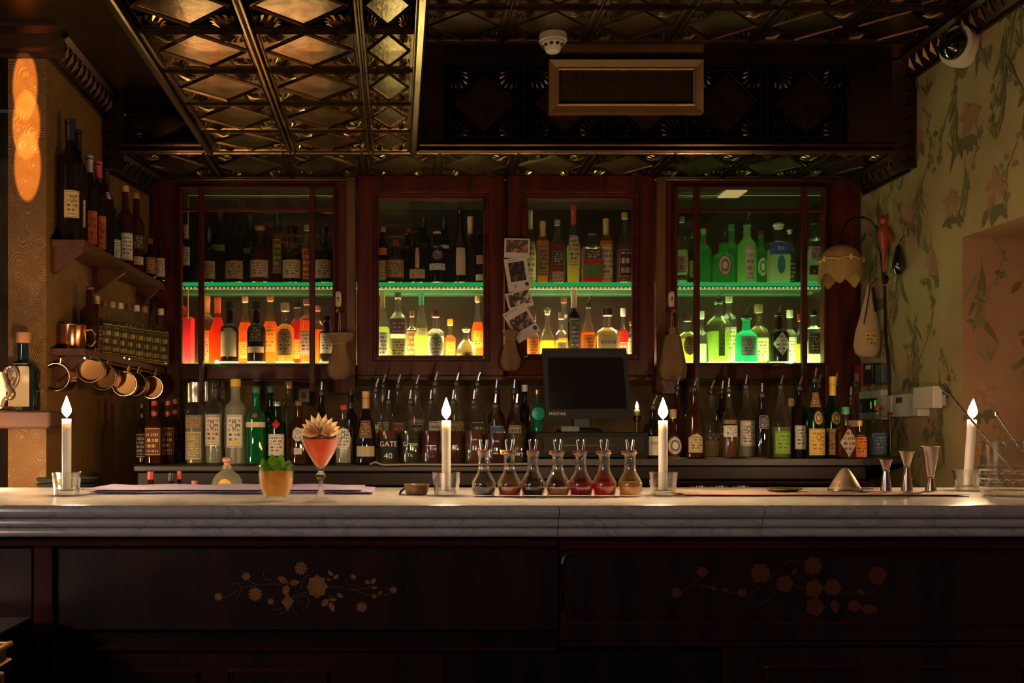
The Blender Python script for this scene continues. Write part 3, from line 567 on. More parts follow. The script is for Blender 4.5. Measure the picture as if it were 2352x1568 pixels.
mb = MB(); mb.lathe([(zz(1153), 0), (zz(1153), 37 * k_), (zz(1151), 37 * k_), (zz(1147), 22 * k_), (zz(1142), 11 * k_), (zz(1130), 8 * k_), (zz(1118), 5.6 * k_), (zz(1104), 5.6 * k_), (zz(1100), 8 * k_), (zz(1095), 12 * k_), (zz(1090), 12 * k_), (zz(1085), 8 * k_), (zz(1081), 6.5 * k_), (zz(1074), 9 * k_), (zz(1073), 0)], 12, sm=False); mb.build('stem', THICK, t)
PET = leafy('pale_petal', (.88, .70, .44), (.70, .50, .28), 90)
def petalmesh(base, d, side, ln, wd, name='petal'):
    mb = MB(); b = Vector(base); d = Vector(d).normalized(); s_ = Vector(side).normalized(); nn = d.cross(s_); vs = []
    for u, hw in ((0, .15), (.25, .36), (.5, .5), (.72, .40), (1, 0)):
        c = b + d * ln * u + nn * .004 * math.sin(u * PI); vs += [tuple(c - s_ * wd * hw - nn * .0015), tuple(c), tuple(c + s_ * wd * hw - nn * .0015)]
    mb.add(vs, [(i * 3 + j, i * 3 + j + 1, i * 3 + j + 4, i * 3 + j + 3) for i in range(4) for j in (0, 1)], 0, False); return mb.build(name, PET, t)
zb_ = zz(1003)
for k in range(11):
    a = math.radians(176 - k * 16.5); ln = (50 - 6 * abs(k - 5) * .35) * k_ * (1.0 if k < 8 else 1.06); petalmesh((.004 * math.cos(a), -.016 + .0022 * k, zb_ + .006), (math.cos(a), -.35, math.sin(a) * .82), (-math.sin(a), 0, math.cos(a)), ln * 1.08, 17 * k_)
mb = MB(); mb.lathe([(0, 0), (.002, .007), (.008, .008), (.011, 0)], 12, (.018, -.020, zb_)); mb.build('citrus_chip', pm('citrus', (.80, .50, .06), .4), t)
mb = MB()
for k in range(9): mb.tube([(0, -.02, zb_ + .004), (.006 * math.cos(k * .7), -.026, zb_ + .02 + .003 * math.sin(k * 2))], .0011, 5)
mb.build('stamen', pm('stamen', (.35, .38, .12), .6), t)
# small brown dish, folded towel, rubber mats
D = 2.55; t = thing('pinch_dish', 'small brown glazed dish beside the candle', 'dish', (PX(957, D), D, ZB)); mb = MB()
mb.lathe([(0, 0), (0, .024), (.006, .028), (.018, .031), (.024, .0315), (.026, .0345), (.028, .033), (.027, .030), (.020, .026), (.018, 0)], 28); mb.build('bowl', pm('brown_glaze', (.17, .085, .045), .3, col2=(.10, .045, .02), scale=(40, 40, 40)), t)
mb = MB(); mb.tube([(-.031, 0, .016), (-.040, -.004, .010), (-.043, -.006, .002)], .003, 8); mb.build('handle', STEEL, t)
TOWEL = pm('lilac_linen', (.44, .36, .55), .85, col2=(.34, .27, .45), scale=(120, 120, 120), bump=.3, bscale=300); TOWELP = pm('pink_linen', (.46, .30, .26), .85, col2=(.38, .24, .2), scale=(90, 90, 90), bump=.3, bscale=300)
def towel(name, label, x0, x1, D0, D1, h, m, folds=4, seed=1):
    rnd = random.Random(seed); a, b = PX(x0, D0), PX(x1, D0); t = thing(name, label, 'towel', ((a + b) / 2, (D0 + D1) / 2, ZB)); L0 = b - a; W = D1 - D0
    for k in range(folds):
        mb = MB(); n, mrow = 26, 7; top = []; z0 = h * k / folds; z1 = h * (k + 1) / folds; vs = []; sh = rnd.uniform(-.012, .012)
        for i in range(n + 1):
            for j in range(mrow + 1):
                x = -L0 / 2 + L0 * i / n * (1 - .01 * k) + sh * (k > 0); y = -W / 2 + W * j / mrow + .004 * math.sin(i * .6 + k) ; e = min(j, mrow - j, 1) * min(i, n - i, 1)
                vs.append((x, y, z0 + .0004)); vs.append((x, y, z0 + (z1 - z0) * (.35 + .6 * e) + (.0015 * math.sin(i * .9 + j + k) if e and k == folds - 1 else 0)))
        q = lambda i, j, s_: ((i * (mrow + 1)) + j) * 2 + s_; fs = []
        for i in range(n):
            for j in range(mrow): fs.append((q(i, j, 1), q(i + 1, j, 1), q(i + 1, j + 1, 1), q(i, j + 1, 1))); fs.append((q(i, j, 0), q(i + 1, j, 0), q(i + 1, j + 1, 0), q(i, j + 1, 0)))
        for i in range(n):
            for j in (0, mrow): fs.append((q(i, j, 0), q(i + 1, j, 0), q(i + 1, j, 1), q(i, j, 1)))
        for j in range(mrow):
            for i in (0, n): fs.append((q(i, j, 0), q(i, j + 1, 0), q(i, j + 1, 1), q(i, j, 1)))
        mb.add(vs, fs, 0, True); mb.build('fold', m, t, .9)
    return t
towel('bar_towel', 'long folded lilac bar towel behind the two cocktails', 195, 855, 2.56, 2.80, .017, TOWEL, 3, 2)
towel('bar_towel', 'long pink bar towel under the jiggers and strainer', 1570, 2226, 2.47, 2.66, .009, TOWELP, 2, 5)
# steel plate, strainer cone, jiggers on the towel
ZT = ZB + .0100
D = 2.56; t = thing('metal_saucer', 'flat round metal saucer lying on the pink bar towel', 'saucer', (PX(1800, D), D, ZT)); mb = MB(); mb.lathe([(0, 0), (0, .030), (.004, .044), (.007, .047), (.008, .045), (.004, .030), (.0035, 0)], 32); mb.build('plate', pm('brushed_bronze', (.55, .36, .20), .35, 1.0), t)
D = 2.55; t = thing('cone_strainer', 'upturned conical mesh strainer resting beside the jiggers', 'strainer', (PX(1941, D), D, ZT)); hs = S(54, D); rs = S(36, D)
def meshmat():
    m, nt, out = newmat('wire_mesh'); b = N(nt, 'ShaderNodeBsdfPrincipled'); b.inputs['Metallic'].default_value = .6; b.inputs['Roughness'].default_value = .5; b.inputs['Base Color'].default_value = (.46, .33, .23, 1)
    tc = N(nt, 'ShaderNodeTexCoord'); sp = N(nt, 'ShaderNodeSeparateXYZ'); L(nt, tc.outputs[3], sp.inputs[0]); ang = M_(nt, 'ARCTAN2', sp.outputs[1], sp.outputs[0])
    k = M_(nt, 'MAXIMUM', M_(nt, 'GREATER_THAN', M_(nt, 'SINE', M_(nt, 'MULTIPLY', ang, 48.0)), .25), M_(nt, 'GREATER_THAN', M_(nt, 'SINE', M_(nt, 'MULTIPLY', sp.outputs[2], 2600.0)), .25))
    tr = N(nt, 'ShaderNodeBsdfTransparent'); mx = N(nt, 'ShaderNodeMixShader'); L(nt, k, mx.inputs[0]); L(nt, tr.outputs[0], mx.inputs[1]); L(nt, b.outputs[0], mx.inputs[2]); L(nt, mx.outputs[0], out.inputs[0]); return m
mb = MB(); mb.lathe([(.003, rs), (hs * .35, rs * .78), (hs * .62, rs * .55), (hs * .85, rs * .33), (hs * .96, rs * .20), (hs, 0)], 40); mb.build('mesh_cone', meshmat(), t)
mb = MB(); mb.tube([(rs * math.cos(a), rs * math.sin(a), .003) for a in [2 * PI * k / 36 for k in range(37)]], .003, 8); mb.build('rim', STEEL, t)
mb = MB(); mb.tube([(rs, 0, .003), (rs + .06, .03, .004), (rs + .012, .05, .004)], .0022, 6); mb.build('wire_handle', STEEL, t)
JIG = pm('jigger_steel', (.60, .50, .42), .26, 1.0)
for x, ytop, ywst, wt, label in ((2035, 1055, 1081, 15, 'short steel jigger beside the cone strainer'), (2083, 1036, 1072, 18, 'middle sized steel jigger between the two others'), (2138, 1024, 1097, 21.5, 'tallest steel jigger with the widest rim')):
    D = 2.56; t = thing('jigger', label, 'jigger', (PX(x, D), D, ZT), 0, 'steel jiggers on the towel'); k_ = S(1, D); h = PZ(ytop, D) - ZT; hw = PZ(ywst, D) - ZT
    mb = MB(); mb.lathe([(0, 0), (0, 12.5 * k_), (.002, 12.5 * k_), (hw - .003, 6.3 * k_), (hw, 6.0 * k_)], 28); mb.build('lower_cup', JIG, t)
    mb = MB(); mb.lathe([(hw, 6.0 * k_), (hw + .003, 6.6 * k_), (h - .002, (wt - 2.5) * k_), (h, wt * k_), (h, (wt - 1.2) * k_), (h - .003, (wt - 3.6) * k_), (hw + .006, 5.2 * k_), (hw + .006, 0)], 28); mb.build('upper_cup', JIG, t)
    mb = MB(); mb.tube([(6.6 * k_ * math.cos(a), 6.6 * k_ * math.sin(a), hw) for a in [2 * PI * k / 20 for k in range(21)]], .0016, 6); mb.build('collar', STEEL, t)
# mixing glass with bar spoons
D = 2.50; X = PX(2322, D); t = thing('mixing_glass', 'large cut crystal mixing glass holding bar spoons', 'glass', (X, D, ZB)); hm = PZ(1012, D) - ZB; rm = S(62, D)
pf = [(0, 0), (0, rm * .9), (.006, rm * .97)]
for k in range(3): z = hm * (.14 + .16 * k); pf += [(z, rm * .98), (z + .004, rm * 1.02), (z + .010, rm * 1.02), (z + .014, rm * .98)]
pf += [(hm - .004, rm), (hm, rm * 1.01), (hm, rm * .97), (.016, rm * .92), (.014, 0)]
mb = MB(); mb.lathe(pf, 36, sm=False); mb.build('glass_wall', TUMB, t)
mb = MB(); mb.lathe([(.002, 0), (.002, rm * .86), (.0125, rm * .88), (.013, 0)], 36, sm=False); mb.build('glass_base', THICK, t)
mb = MB()
for k in range(18):
    a = 2 * PI * k / 18
    for z0 in (.16, .32):
        mb.tube([(rm * 1.0 * math.cos(a), rm * 1.0 * math.sin(a), hm * z0 + .012), (rm * 1.0 * math.cos(a + .17), rm * math.sin(a + .17), hm * (z0 + .15))], .0014, 5)
mb.build('cut_facets', THICK, t)
for (x0, y0), (x1, y1), label in (((2163, 888), (2330, 1085), 'long twisted bar spoon with forked end leaning across candle'), ((2283, 950), (2350, 1040), 'bar spoon with plain knob end in the mixing glass')):
    b = Vector((PX(x1, D) , D, PZ(y1, D))); e = Vector((PX(x0, D), D - .01, PZ(y0, D))); bs = thing('bar_spoon', label, 'spoon', b, 0, 'bar spoons in the mixing glass'); v = e - b
    mb = MB(); n = 40; mb.tube([tuple(v * (i / n)) for i in range(n + 1)], [.0026 + .0006 * math.sin(i * 2.2) for i in range(n + 1)], 8); mb.build('shaft', STEEL, bs)
    mb = MB(); q = v.normalized()
    if y0 < 900:
        for s_ in (-1, 0, 1): mb.tube([tuple(v * .90 + Vector((s_ * .002, 0, 0))), tuple(v * .95 + Vector((s_ * .005, 0, s_ * .003))), tuple(v * 1.02 + Vector((s_ * .006, 0, s_ * .004)))], .0022, 6)
        mb.build('fork_end', STEEL, bs)
    else: mb.lathe([(-.007, 0), (-.004, .005), (.004, .005), (.007, 0)], 10, tuple(v)); mb.build('knob_end', STEEL, bs)
# ================================================================ back bar cabinet
DD = 4.22                                   # door faces
ZU, ZL = PZ(648, 4.33), PZ(832, 4.33)       # tops of the glass shelf and of the lit floor
ZCT, ZCB = PZ(431, 4.30), PZ(872, DC)       # cabinet inside top, underside
cab = thing('back_bar_cabinet', 'dark mahogany back bar wall cabinet with four glazed doors', 'cabinet', (0, DC, 0))
def cbox(name, x0, x1, y0, y1, D, th, m=WOOD, parent=cab, c=.004, dz=0):
    """box given by its front face in the photograph at depth D; coordinates relative to the cabinet"""
    mb = MB(); mb.box(PX(x0, D), PX(x1, D), D - DC, D - DC + th, PZ(y1, D) + dz, PZ(y0, D), c=c); return mb.build(name, m, parent)
cbox('stile', 345, 414, 399, 1060, DC, .06); cbox('stile', 1897, 1974, 399, 1052, DC, .06)
cbox('stile', 767, 818, 399, 905, DC, .06); cbox('stile', 1506, 1554, 399, 905, DC, .06); cbox('stile', 1159, 1164, 399, 866, DC, .06)
cbox('top_rail', 415, 766, 399, 430, DC, .05, WOODH); cbox('top_rail', 1555, 1896, 399, 430, DC, .05, WOODH); cbox('top_rail', 819, 1505, 395, 401, DC, .05, WOODH)
cbox('bottom_rail', 415, 766, 836, 872, DC + .03, .05, WOODH); cbox('bottom_rail', 1555, 1896, 834, 872, DC + .03, .05, WOODH); cbox('bottom_rail', 819, 1505, 863, 874, DC + .02, .05, WOODH)
cbox('column_strip', 795, 817, 402, 862, DC - .012, .012, pm('worn_gilt_wood', (.14, .055, .014), .4, col2=(.05, .018, .008), scale=(14, 14, 2)), c=.003); cbox('column_strip', 1508, 1530, 402, 900, DC - .012, .012, pm('worn_gilt_wood', (0, 0, 0)), c=.003)
CABIN = pm('cabinet_inside', (.011, .0045, .0025), .30, col2=(.006, .0025, .0015), scale=(3, 3, 14), coat=.3)
mb = MB(); x0, x1 = PX(352, DC), PX(1965, DC); mb.box(x0, x1, .47, .50, ZCB, ZSO); mb.box(x0, x1, .06, .47, ZCB, ZCB + .02); mb.box(x0, x1, .06, .47, ZCT, ZCT + .012)
for x in (x0 + .01, PX(792, DC), PX(1161, DC), PX(1531, DC), x1 - .01): mb.box(x - .009, x + .009, .062, .47, ZCB + .02, ZCT)
mb.build('carcass', CABIN, cab)
comps = [(415, 766, (1.0, .76, .34), 19.0), (819, 1157, (1.0, .88, .40), 34.0), (1165, 1504, (1.0, .82, .40), 30.0), (1555, 1896, (.66, 1.0, .34), 16.0)]
GEDGE = emis('lit_green_glass_edge', (.020, .56, .12), .50); SHG = glassy('shelf_glass', (.72, .90, .78), (.1, .3, .15), .06, gloss=.3)
LEDD = emis('led_dot', (.95, 1.0, .45), .75)
for i, (xa, xb, colr, st) in enumerate(comps):
    X0, X1 = PX((352, 801, 1170, 1540)[i], DC) + .004, PX((783, 1152, 1522, 1955)[i], DC) - .004
    X0, X1 = max(X0, PX((356, 797, 1166, 1536)[i], DC)), X1
    mb = MB(); mb.box(X0, X1, .085, .455, ZU - .010, ZU); s_ = mb.build('glass_shelf', SHG, cab)
    mb = MB(); mb.box(X0, X1, .080, .0845, ZU - .016, ZU); mb.build('lit_edge', GEDGE, s_)
    mb = MB(); mb.box(X0, X1, .092, .108, ZU - .0270, ZU - .0190); mb.build('light_strip', pm('strip_carrier', (.30, .28, .16), .6), s_)
    mb = MB(); n = int((X1 - X0) / .018)
    for k in range(n): mb.box(X0 + .018 * k + .006, X0 + .018 * k + .012, .0905, .095, ZU - .0255, ZU - .0205)
    o = mb.build('light_dots', LEDD, s_); o['kind'] = 'stuff'
    mb = MB(); mb.box(X0 + .01, X1 - .01, .4365, .452, ZU + .003, ZU + .009); mb.build('rear_fill_glow', emis('rear_fill_%d' % i, (1.0, .80, .45) if i < 3 else (.8, 1.0, .55), (6, 8, 15, 8)[i]), s_)  # added unseen glow that brightens the upper shelf bottles from behind
    mb = MB(); mb.box(X0 + .008, X1 - .008, .4305, .4345, ZU + .0003, ZU + .018); mb.box(X0 + .008, X1 - .008, .4345, .4545, ZU + .0003, ZU + .0025); mb.build('glow_shield', pm('shield_metal', (.10, .085, .05), .5), s_)  # added lip that keeps the rear glow out of the camera's view
    mb = MB(); mb.box(X0, X1, .085, .455, ZL - .022, ZL - .006); fl = mb.build('light_box', pm('light_box_wood', (.06, .025, .012), .5), cab)
    mb = MB(); mb.box(X0 + .004, X1 - .004, .088, .450, ZL - .006, ZL - .001); mb.build('lit_panel', emis('lit_floor_%d' % i, colr, st), fl)
    mb = MB(); mb.box(X0, X1, .083, .088, ZL - .010, ZL); mb.build('lit_edge', emis('lit_edge_%d' % i, (.30, .75, .16) if i in (0, 3) else colr, .55), fl)
# inside ceiling trims and small downlight
mb = MB(); mb.tube([(PX(432, 4.42), .17, ZCT - .004), (PX(772, 4.42), .17, ZCT - .004)], .0025, 6); mb.tube([(PX(432, 4.42), .17, ZCT - .004), (PX(432, 4.42), .17, ZL + .2)], .0025, 6); mb.build('pale_conduit', pm('pale_conduit', (.62, .46, .20), .4), cab)
mb = MB(); mb.tube([(PX(1560, 4.42), .17, ZCT - .004), (PX(1895, 4.42), .17, ZCT - .004)], .0025, 6); mb.build('pale_conduit', pm('pale_conduit', (0, 0, 0)), cab)
mb = MB(); mb.box(PX(1672, 4.32), PX(1720, 4.32), .09, .21, ZCT - .006, ZCT); mb.build('downlight', emis('downlight', (1.0, .72, .26), .42), cab)
for x in (498, 1816):
    mb = MB(); mb.lathe([(-.006, 0), (-.004, .007), (.004, .007), (.006, 0)], 10, (PX(x, 4.208), -.046, PZ(831, 4.208))); mb.build('green_lamp', emis('green_lamp', (.10, 1.0, .35), 40), cab)
# doors
PANE = glassy('window_pane', (.97, .97, .96), (.1, .1, .1), .004, gloss=.5, base=.035, power=4)
def ringframe(name, X0, X1, Z0, Z1, A0, A1, B0, B1, y, th, parent):
    mb = MB(); o_ = [(X0, Z0), (X1, Z0), (X1, Z1), (X0, Z1)]; i_ = [(A0, B0), (A1, B0), (A1, B1), (A0, B1)]; c = .003
    sg = ((1, 1), (-1, 1), (-1, -1), (1, -1))
    loops = [[(x, y + th, z) for x, z in o_], [(x, y + c, z) for x, z in o_], [(x + c * a, y, z + c * b) for (x, z), (a, b) in zip(o_, sg)], [(x - c * a, y, z - c * b) for (x, z), (a, b) in zip(i_, sg)], [(x, y + c, z) for x, z in i_], [(x, y + th, z) for x, z in i_]]
    vs = [p for l in loops for p in l]; fs = []
    for k in range(6):
        for q in range(4): a, b = k * 4, ((k + 1) % 6) * 4; fs.append((a + q, a + (q + 1) % 4, b + (q + 1) % 4, b + q))
    mb.add(vs, fs); return mb.build(name, WOOD, parent)
def framedoor(x0, x1, y0, y1, ix0, ix1, iy0, iy1):
    D = DD; th = .035; mb = MB()
    def P(x, y): return PX(x, D), PZ(y, D)
    X0, Z1 = P(x0, y0); X1, Z0 = P(x1, y1); A0, B1 = P(ix0, iy0); A1, B0 = P(ix1, iy1); y = D - DC
    d = ringframe('door', X0, X1, Z0, Z1, A0, A1, B0, B1, y, th, cab)
    w_ = S(13, D)   # stepped glazing bead
    for k, (off, yy) in enumerate(((0, y + .006), (w_ * .5, y + .014))):
        mb = MB(); a0, a1, b0, b1 = A0 + off, A1 - off, B0 + off, B1 - off; q = w_ * .5
        for bx_ in ((a0, a0 + q, b0, b1), (a1 - q, a1, b0, b1), (a0 + q, a1 - q, b0, b0 + q), (a0 + q, a1 - q, b1 - q, b1)): mb.box(bx_[0], bx_[1], yy, y + th, bx_[2], bx_[3], c=.002)
        mb.build('glazing_bead', WOODH, d)
    mb = MB(); mb.box(A0, A1, y + .025, y + .028, B0, B1); mb.build('pane', PANE, d)
    return d
framedoor(820, 1157, 402, 862, 857, 1124, 442, 828); framedoor(1166, 1504, 402, 862, 1199, 1467, 442, 825)
def sash(x0, x1, y0, y1, v1, v2, hy, keyx):
    D = 4.215; y = D - DC; mb = MB()
    d = ringframe('door', PX(x0 - 4, D), PX(x1 + 4, D), PZ(y1 + 5, D), PZ(y0 - 4, D), PX(x0 + 2, D), PX(x1 - 2, D), PZ(y1 + 1, D), PZ(y0 + 1, D), y + .002, .02, cab)
    for a in (v1, v2): mb = MB(); mb.box(PX(a - 6.5, D), PX(a + 6.5, D), y - .004, y + .018, PZ(900, D), PZ(y0, D), c=.003); mb.build('glazing_bar', WOOD, d)
    mb = MB(); mb.box(PX(x0, D), PX(x1, D), y + .004, y + .018, PZ(hy + 4, D), PZ(hy - 4, D), c=.002); mb.build('glazing_bar', WOODH, d)
    mb = MB(); mb.box(PX(x0, D), PX(x1, D), y + .012, y + .015, PZ(834, D), PZ(y0, D)); mb.build('pane', PANE, d); return d
d1 = sash(415, 766, 430, 834, 462, 717, 480, 777); d4 = sash(1555, 1896, 430, 832, 1601, 1848, 482, 1543)
PLATE = pm('bone_plate', (.62, .40, .28), .4)
for x, dd in ((777, d1), (1543, d4)):
    mb = MB(); D = 4.235; a, b = S(7, D), S(18, D); pts = []
    for k in range(16):
        t_ = 2 * PI * k / 16; pts.append((PX(x, D) + a * math.cos(t_), PZ(687, D) + (b - a) * (1 if math.sin(t_) > 0 else -1) * (1 if abs(math.sin(t_)) > .01 else 0) + a * math.sin(t_)))
    mb.ext(pts, D - DC - .003, D - DC + .02, 'xz'); kp = mb.build('keyhole_plate', PLATE, dd)
    mb = MB(); mb.lathe([(0, 0), (0, .0045), (.0012, .0045), (.0012, 0)], 12, (PX(x, D), D - DC - .003, PZ(684, D)), ax='-y'); mb.box(PX(x, D) - .002, PX(x, D) + .002, D - DC - .0042, D - DC - .003, PZ(693, D), PZ(684, D))
    for q in (672, 702): mb.lathe([(0, 0), (0, .0022), (.0012, .0022), (.0012, 0)], 8, (PX(x, D), D - DC - .003, PZ(q, D)), ax='-y')
    mb.build('keyhole', INK, dd)
    mb = MB(); mb.lathe([(0, .004), (.012, .004), (.014, .010), (.022, .011), (.027, .007), (.028, 0)], 16, (PX(x, D), D - DC, PZ(714, D)), ax='-y'); mb.build('knob', pm('door_knob', (.20, .09, .03), .3, .6), dd)
mb = MB(); D = 4.20; mb.lathe([(0, .004), (.012, .004), (.014, .010), (.022, .011), (.027, .007), (.028, 0)], 16, (PX(1178, D), D - DC, PZ(742, D)), ax='-y'); mb.build('knob', pm('door_knob', (0, 0, 0)), cab)

# ================================================================ bottles
GL = {
    'c': glassy('clear_glass', (.90, .91, .88), (.55, .55, .48), .020, gloss=.8, base=.04, power=2.6, translucent=.4),
    'k': glassy('near_black_glass', (.16, .08, .04), (.014, .008, .006), .80, gloss=.7, base=.05),
    'n': glassy('dark_amber_glass', (.45, .18, .05), (.10, .03, .010), .50, gloss=.7, base=.05, translucent=.4),
    'g': glassy('dark_green_glass', (.06, .22, .08), (.006, .035, .012), .55, gloss=.7, base=.05, translucent=.4),
    'G': glassy('bright_green_glass', (.10, .78, .28), (.02, .42, .13), .35, gloss=.7, base=.05, translucent=.6),
    't': glassy('teal_glass', (.20, .85, .62), (.04, .48, .32), .38, gloss=.7, base=.05, translucent=.6),
    'f': glassy('frosted_glass', (.80, .80, .70), (.55, .52, .42), .60, gloss=.25, rough=.3, base=.03, translucent=.6),
    'F': glassy('frosted_green_glass', (.60, .85, .45), (.36, .58, .24), .75, gloss=.25, rough=.3, base=.03, translucent=.6),
    'a': glassy('old_amber_glass', (.85, .42, .10), (.5, .16, .02), .2, gloss=.7, base=.05, translucent=.5)}
def LQ(k):
    c = {'am': (.95, .42, .05), 'or': (1.0, .30, .028), 'rd': (.75, .035, .02), 'ye': (.92, .72, .20), 'cl': (.92, .95, .78), 'br': (.35, .09, .025), 'gn': (.20, .55, .12), 'lg': (.60, .72, .22), 'dk': (.05, .015, .008), 'pk': (.26, .15, .09), 'dg': (.11, .11, .02), 'dr': (.16, .016, .014)}[k]
    dn = {'cl': .36, 'ye': .46, 'dk': .85, 'br': .6, 'dg': .75, 'dr': .75}.get(k, .45)
    return glassy('spirit_' + k, tuple(x ** .75 for x in c), c, dn, gloss=.1, translucent=.6)
PROF = {   # (z, r, squareness-from-body)
    'round': [(.015, 1, 1), (.58, 1, 1), (.635, .92, .8), (.68, .68, .5), (.715, .45, .2), (.75, .41, 0), (.90, .38, 0), (.905, .43, 0), (.925, .43, 0), (.93, .38, 0)],
    'wine': [(.012, 1, 1), (.60, 1, 1), (.66, .93, .8), (.71, .68, .4), (.745, .46, .1), (.78, .40, 0), (.955, .37, 0), (.96, .43, 0), (.985, .43, 0)],
    'tall': [(.012, 1, 1), (.66, 1, 1), (.70, .88, .7), (.735, .58, .3), (.76, .46, 0), (.90, .44, 0), (.905, .49, 0), (.92, .49, 0)],
    'squat': [(.02, 1, 1), (.52, 1, 1), (.585, .88, .8), (.625, .58, .3), (.65, .38, 0), (.85, .35, 0), (.855, .44, 0), (.875, .44, 0)],
    'square': [(.015, .97, 1), (.03, 1, 1), (.62, 1, 1), (.66, .90, 1), (.685, .55, .3), (.71, .38, 0), (.88, .35, 0), (.885, .42, 0), (.905, .42, 0)],
    'cone': [(.012, 1, 1), (.34, 1, 1), (.46, .90, .8), (.62, .60, .4), (.74, .40, .1), (.82, .32, 0), (.97, .29, 0), (.985, .33, 0)],
    'dome': [(.02, .9, 1), (.06, 1, 1), (.30, .98, 1), (.45, .84, .8), (.56, .60, .5), (.64, .36, .2), (.70, .26, 0), (.86, .25, 0), (.865, .34, 0), (.885, .34, 0)],
    'slope': [(.015, 1, 1), (.46, 1, 1), (.56, .84, .8), (.67, .52, .4), (.75, .36, 0), (.90, .31, 0), (.905, .37, 0), (.925, .37, 0)],
    'cordial': [(.015, 1, 1), (.46, 1, 1), (.54, .86, .6), (.60, .56, .2), (.64, .34, 0), (.80, .28, 0), (.805, .34, 0), (.825, .34, 0)],
    'ball': [(.02, .55, 1), (.06, .80, 1), (.16, 1, 1), (.27, 1, 1), (.40, .84, .8), (.50, .56, .4), (.56, .34, 0), (.80, .30, 0), (.81, .37, 0), (.83, .37, 0)]}
CAPM = {}
def capm(c, metal=0.0):
    k = (c, metal)
    if k not in CAPM: CAPM[k] = pm('cap_%d' % len(CAPM), c, .38 if not metal else .28, metal)
    return CAPM[k]
cork = (.42, .25, .12); blk = (.014, .012, .012); gold = (.65, .40, .12); silv = (.62, .58, .55); red = (.42, .025, .018); wht = (.72, .66, .56); crm = (.62, .45, .25); yel = (.70, .42, .02); grn = (.03, .20, .09); brn = (.17, .065, .025); pnk = (.55, .33, .26)
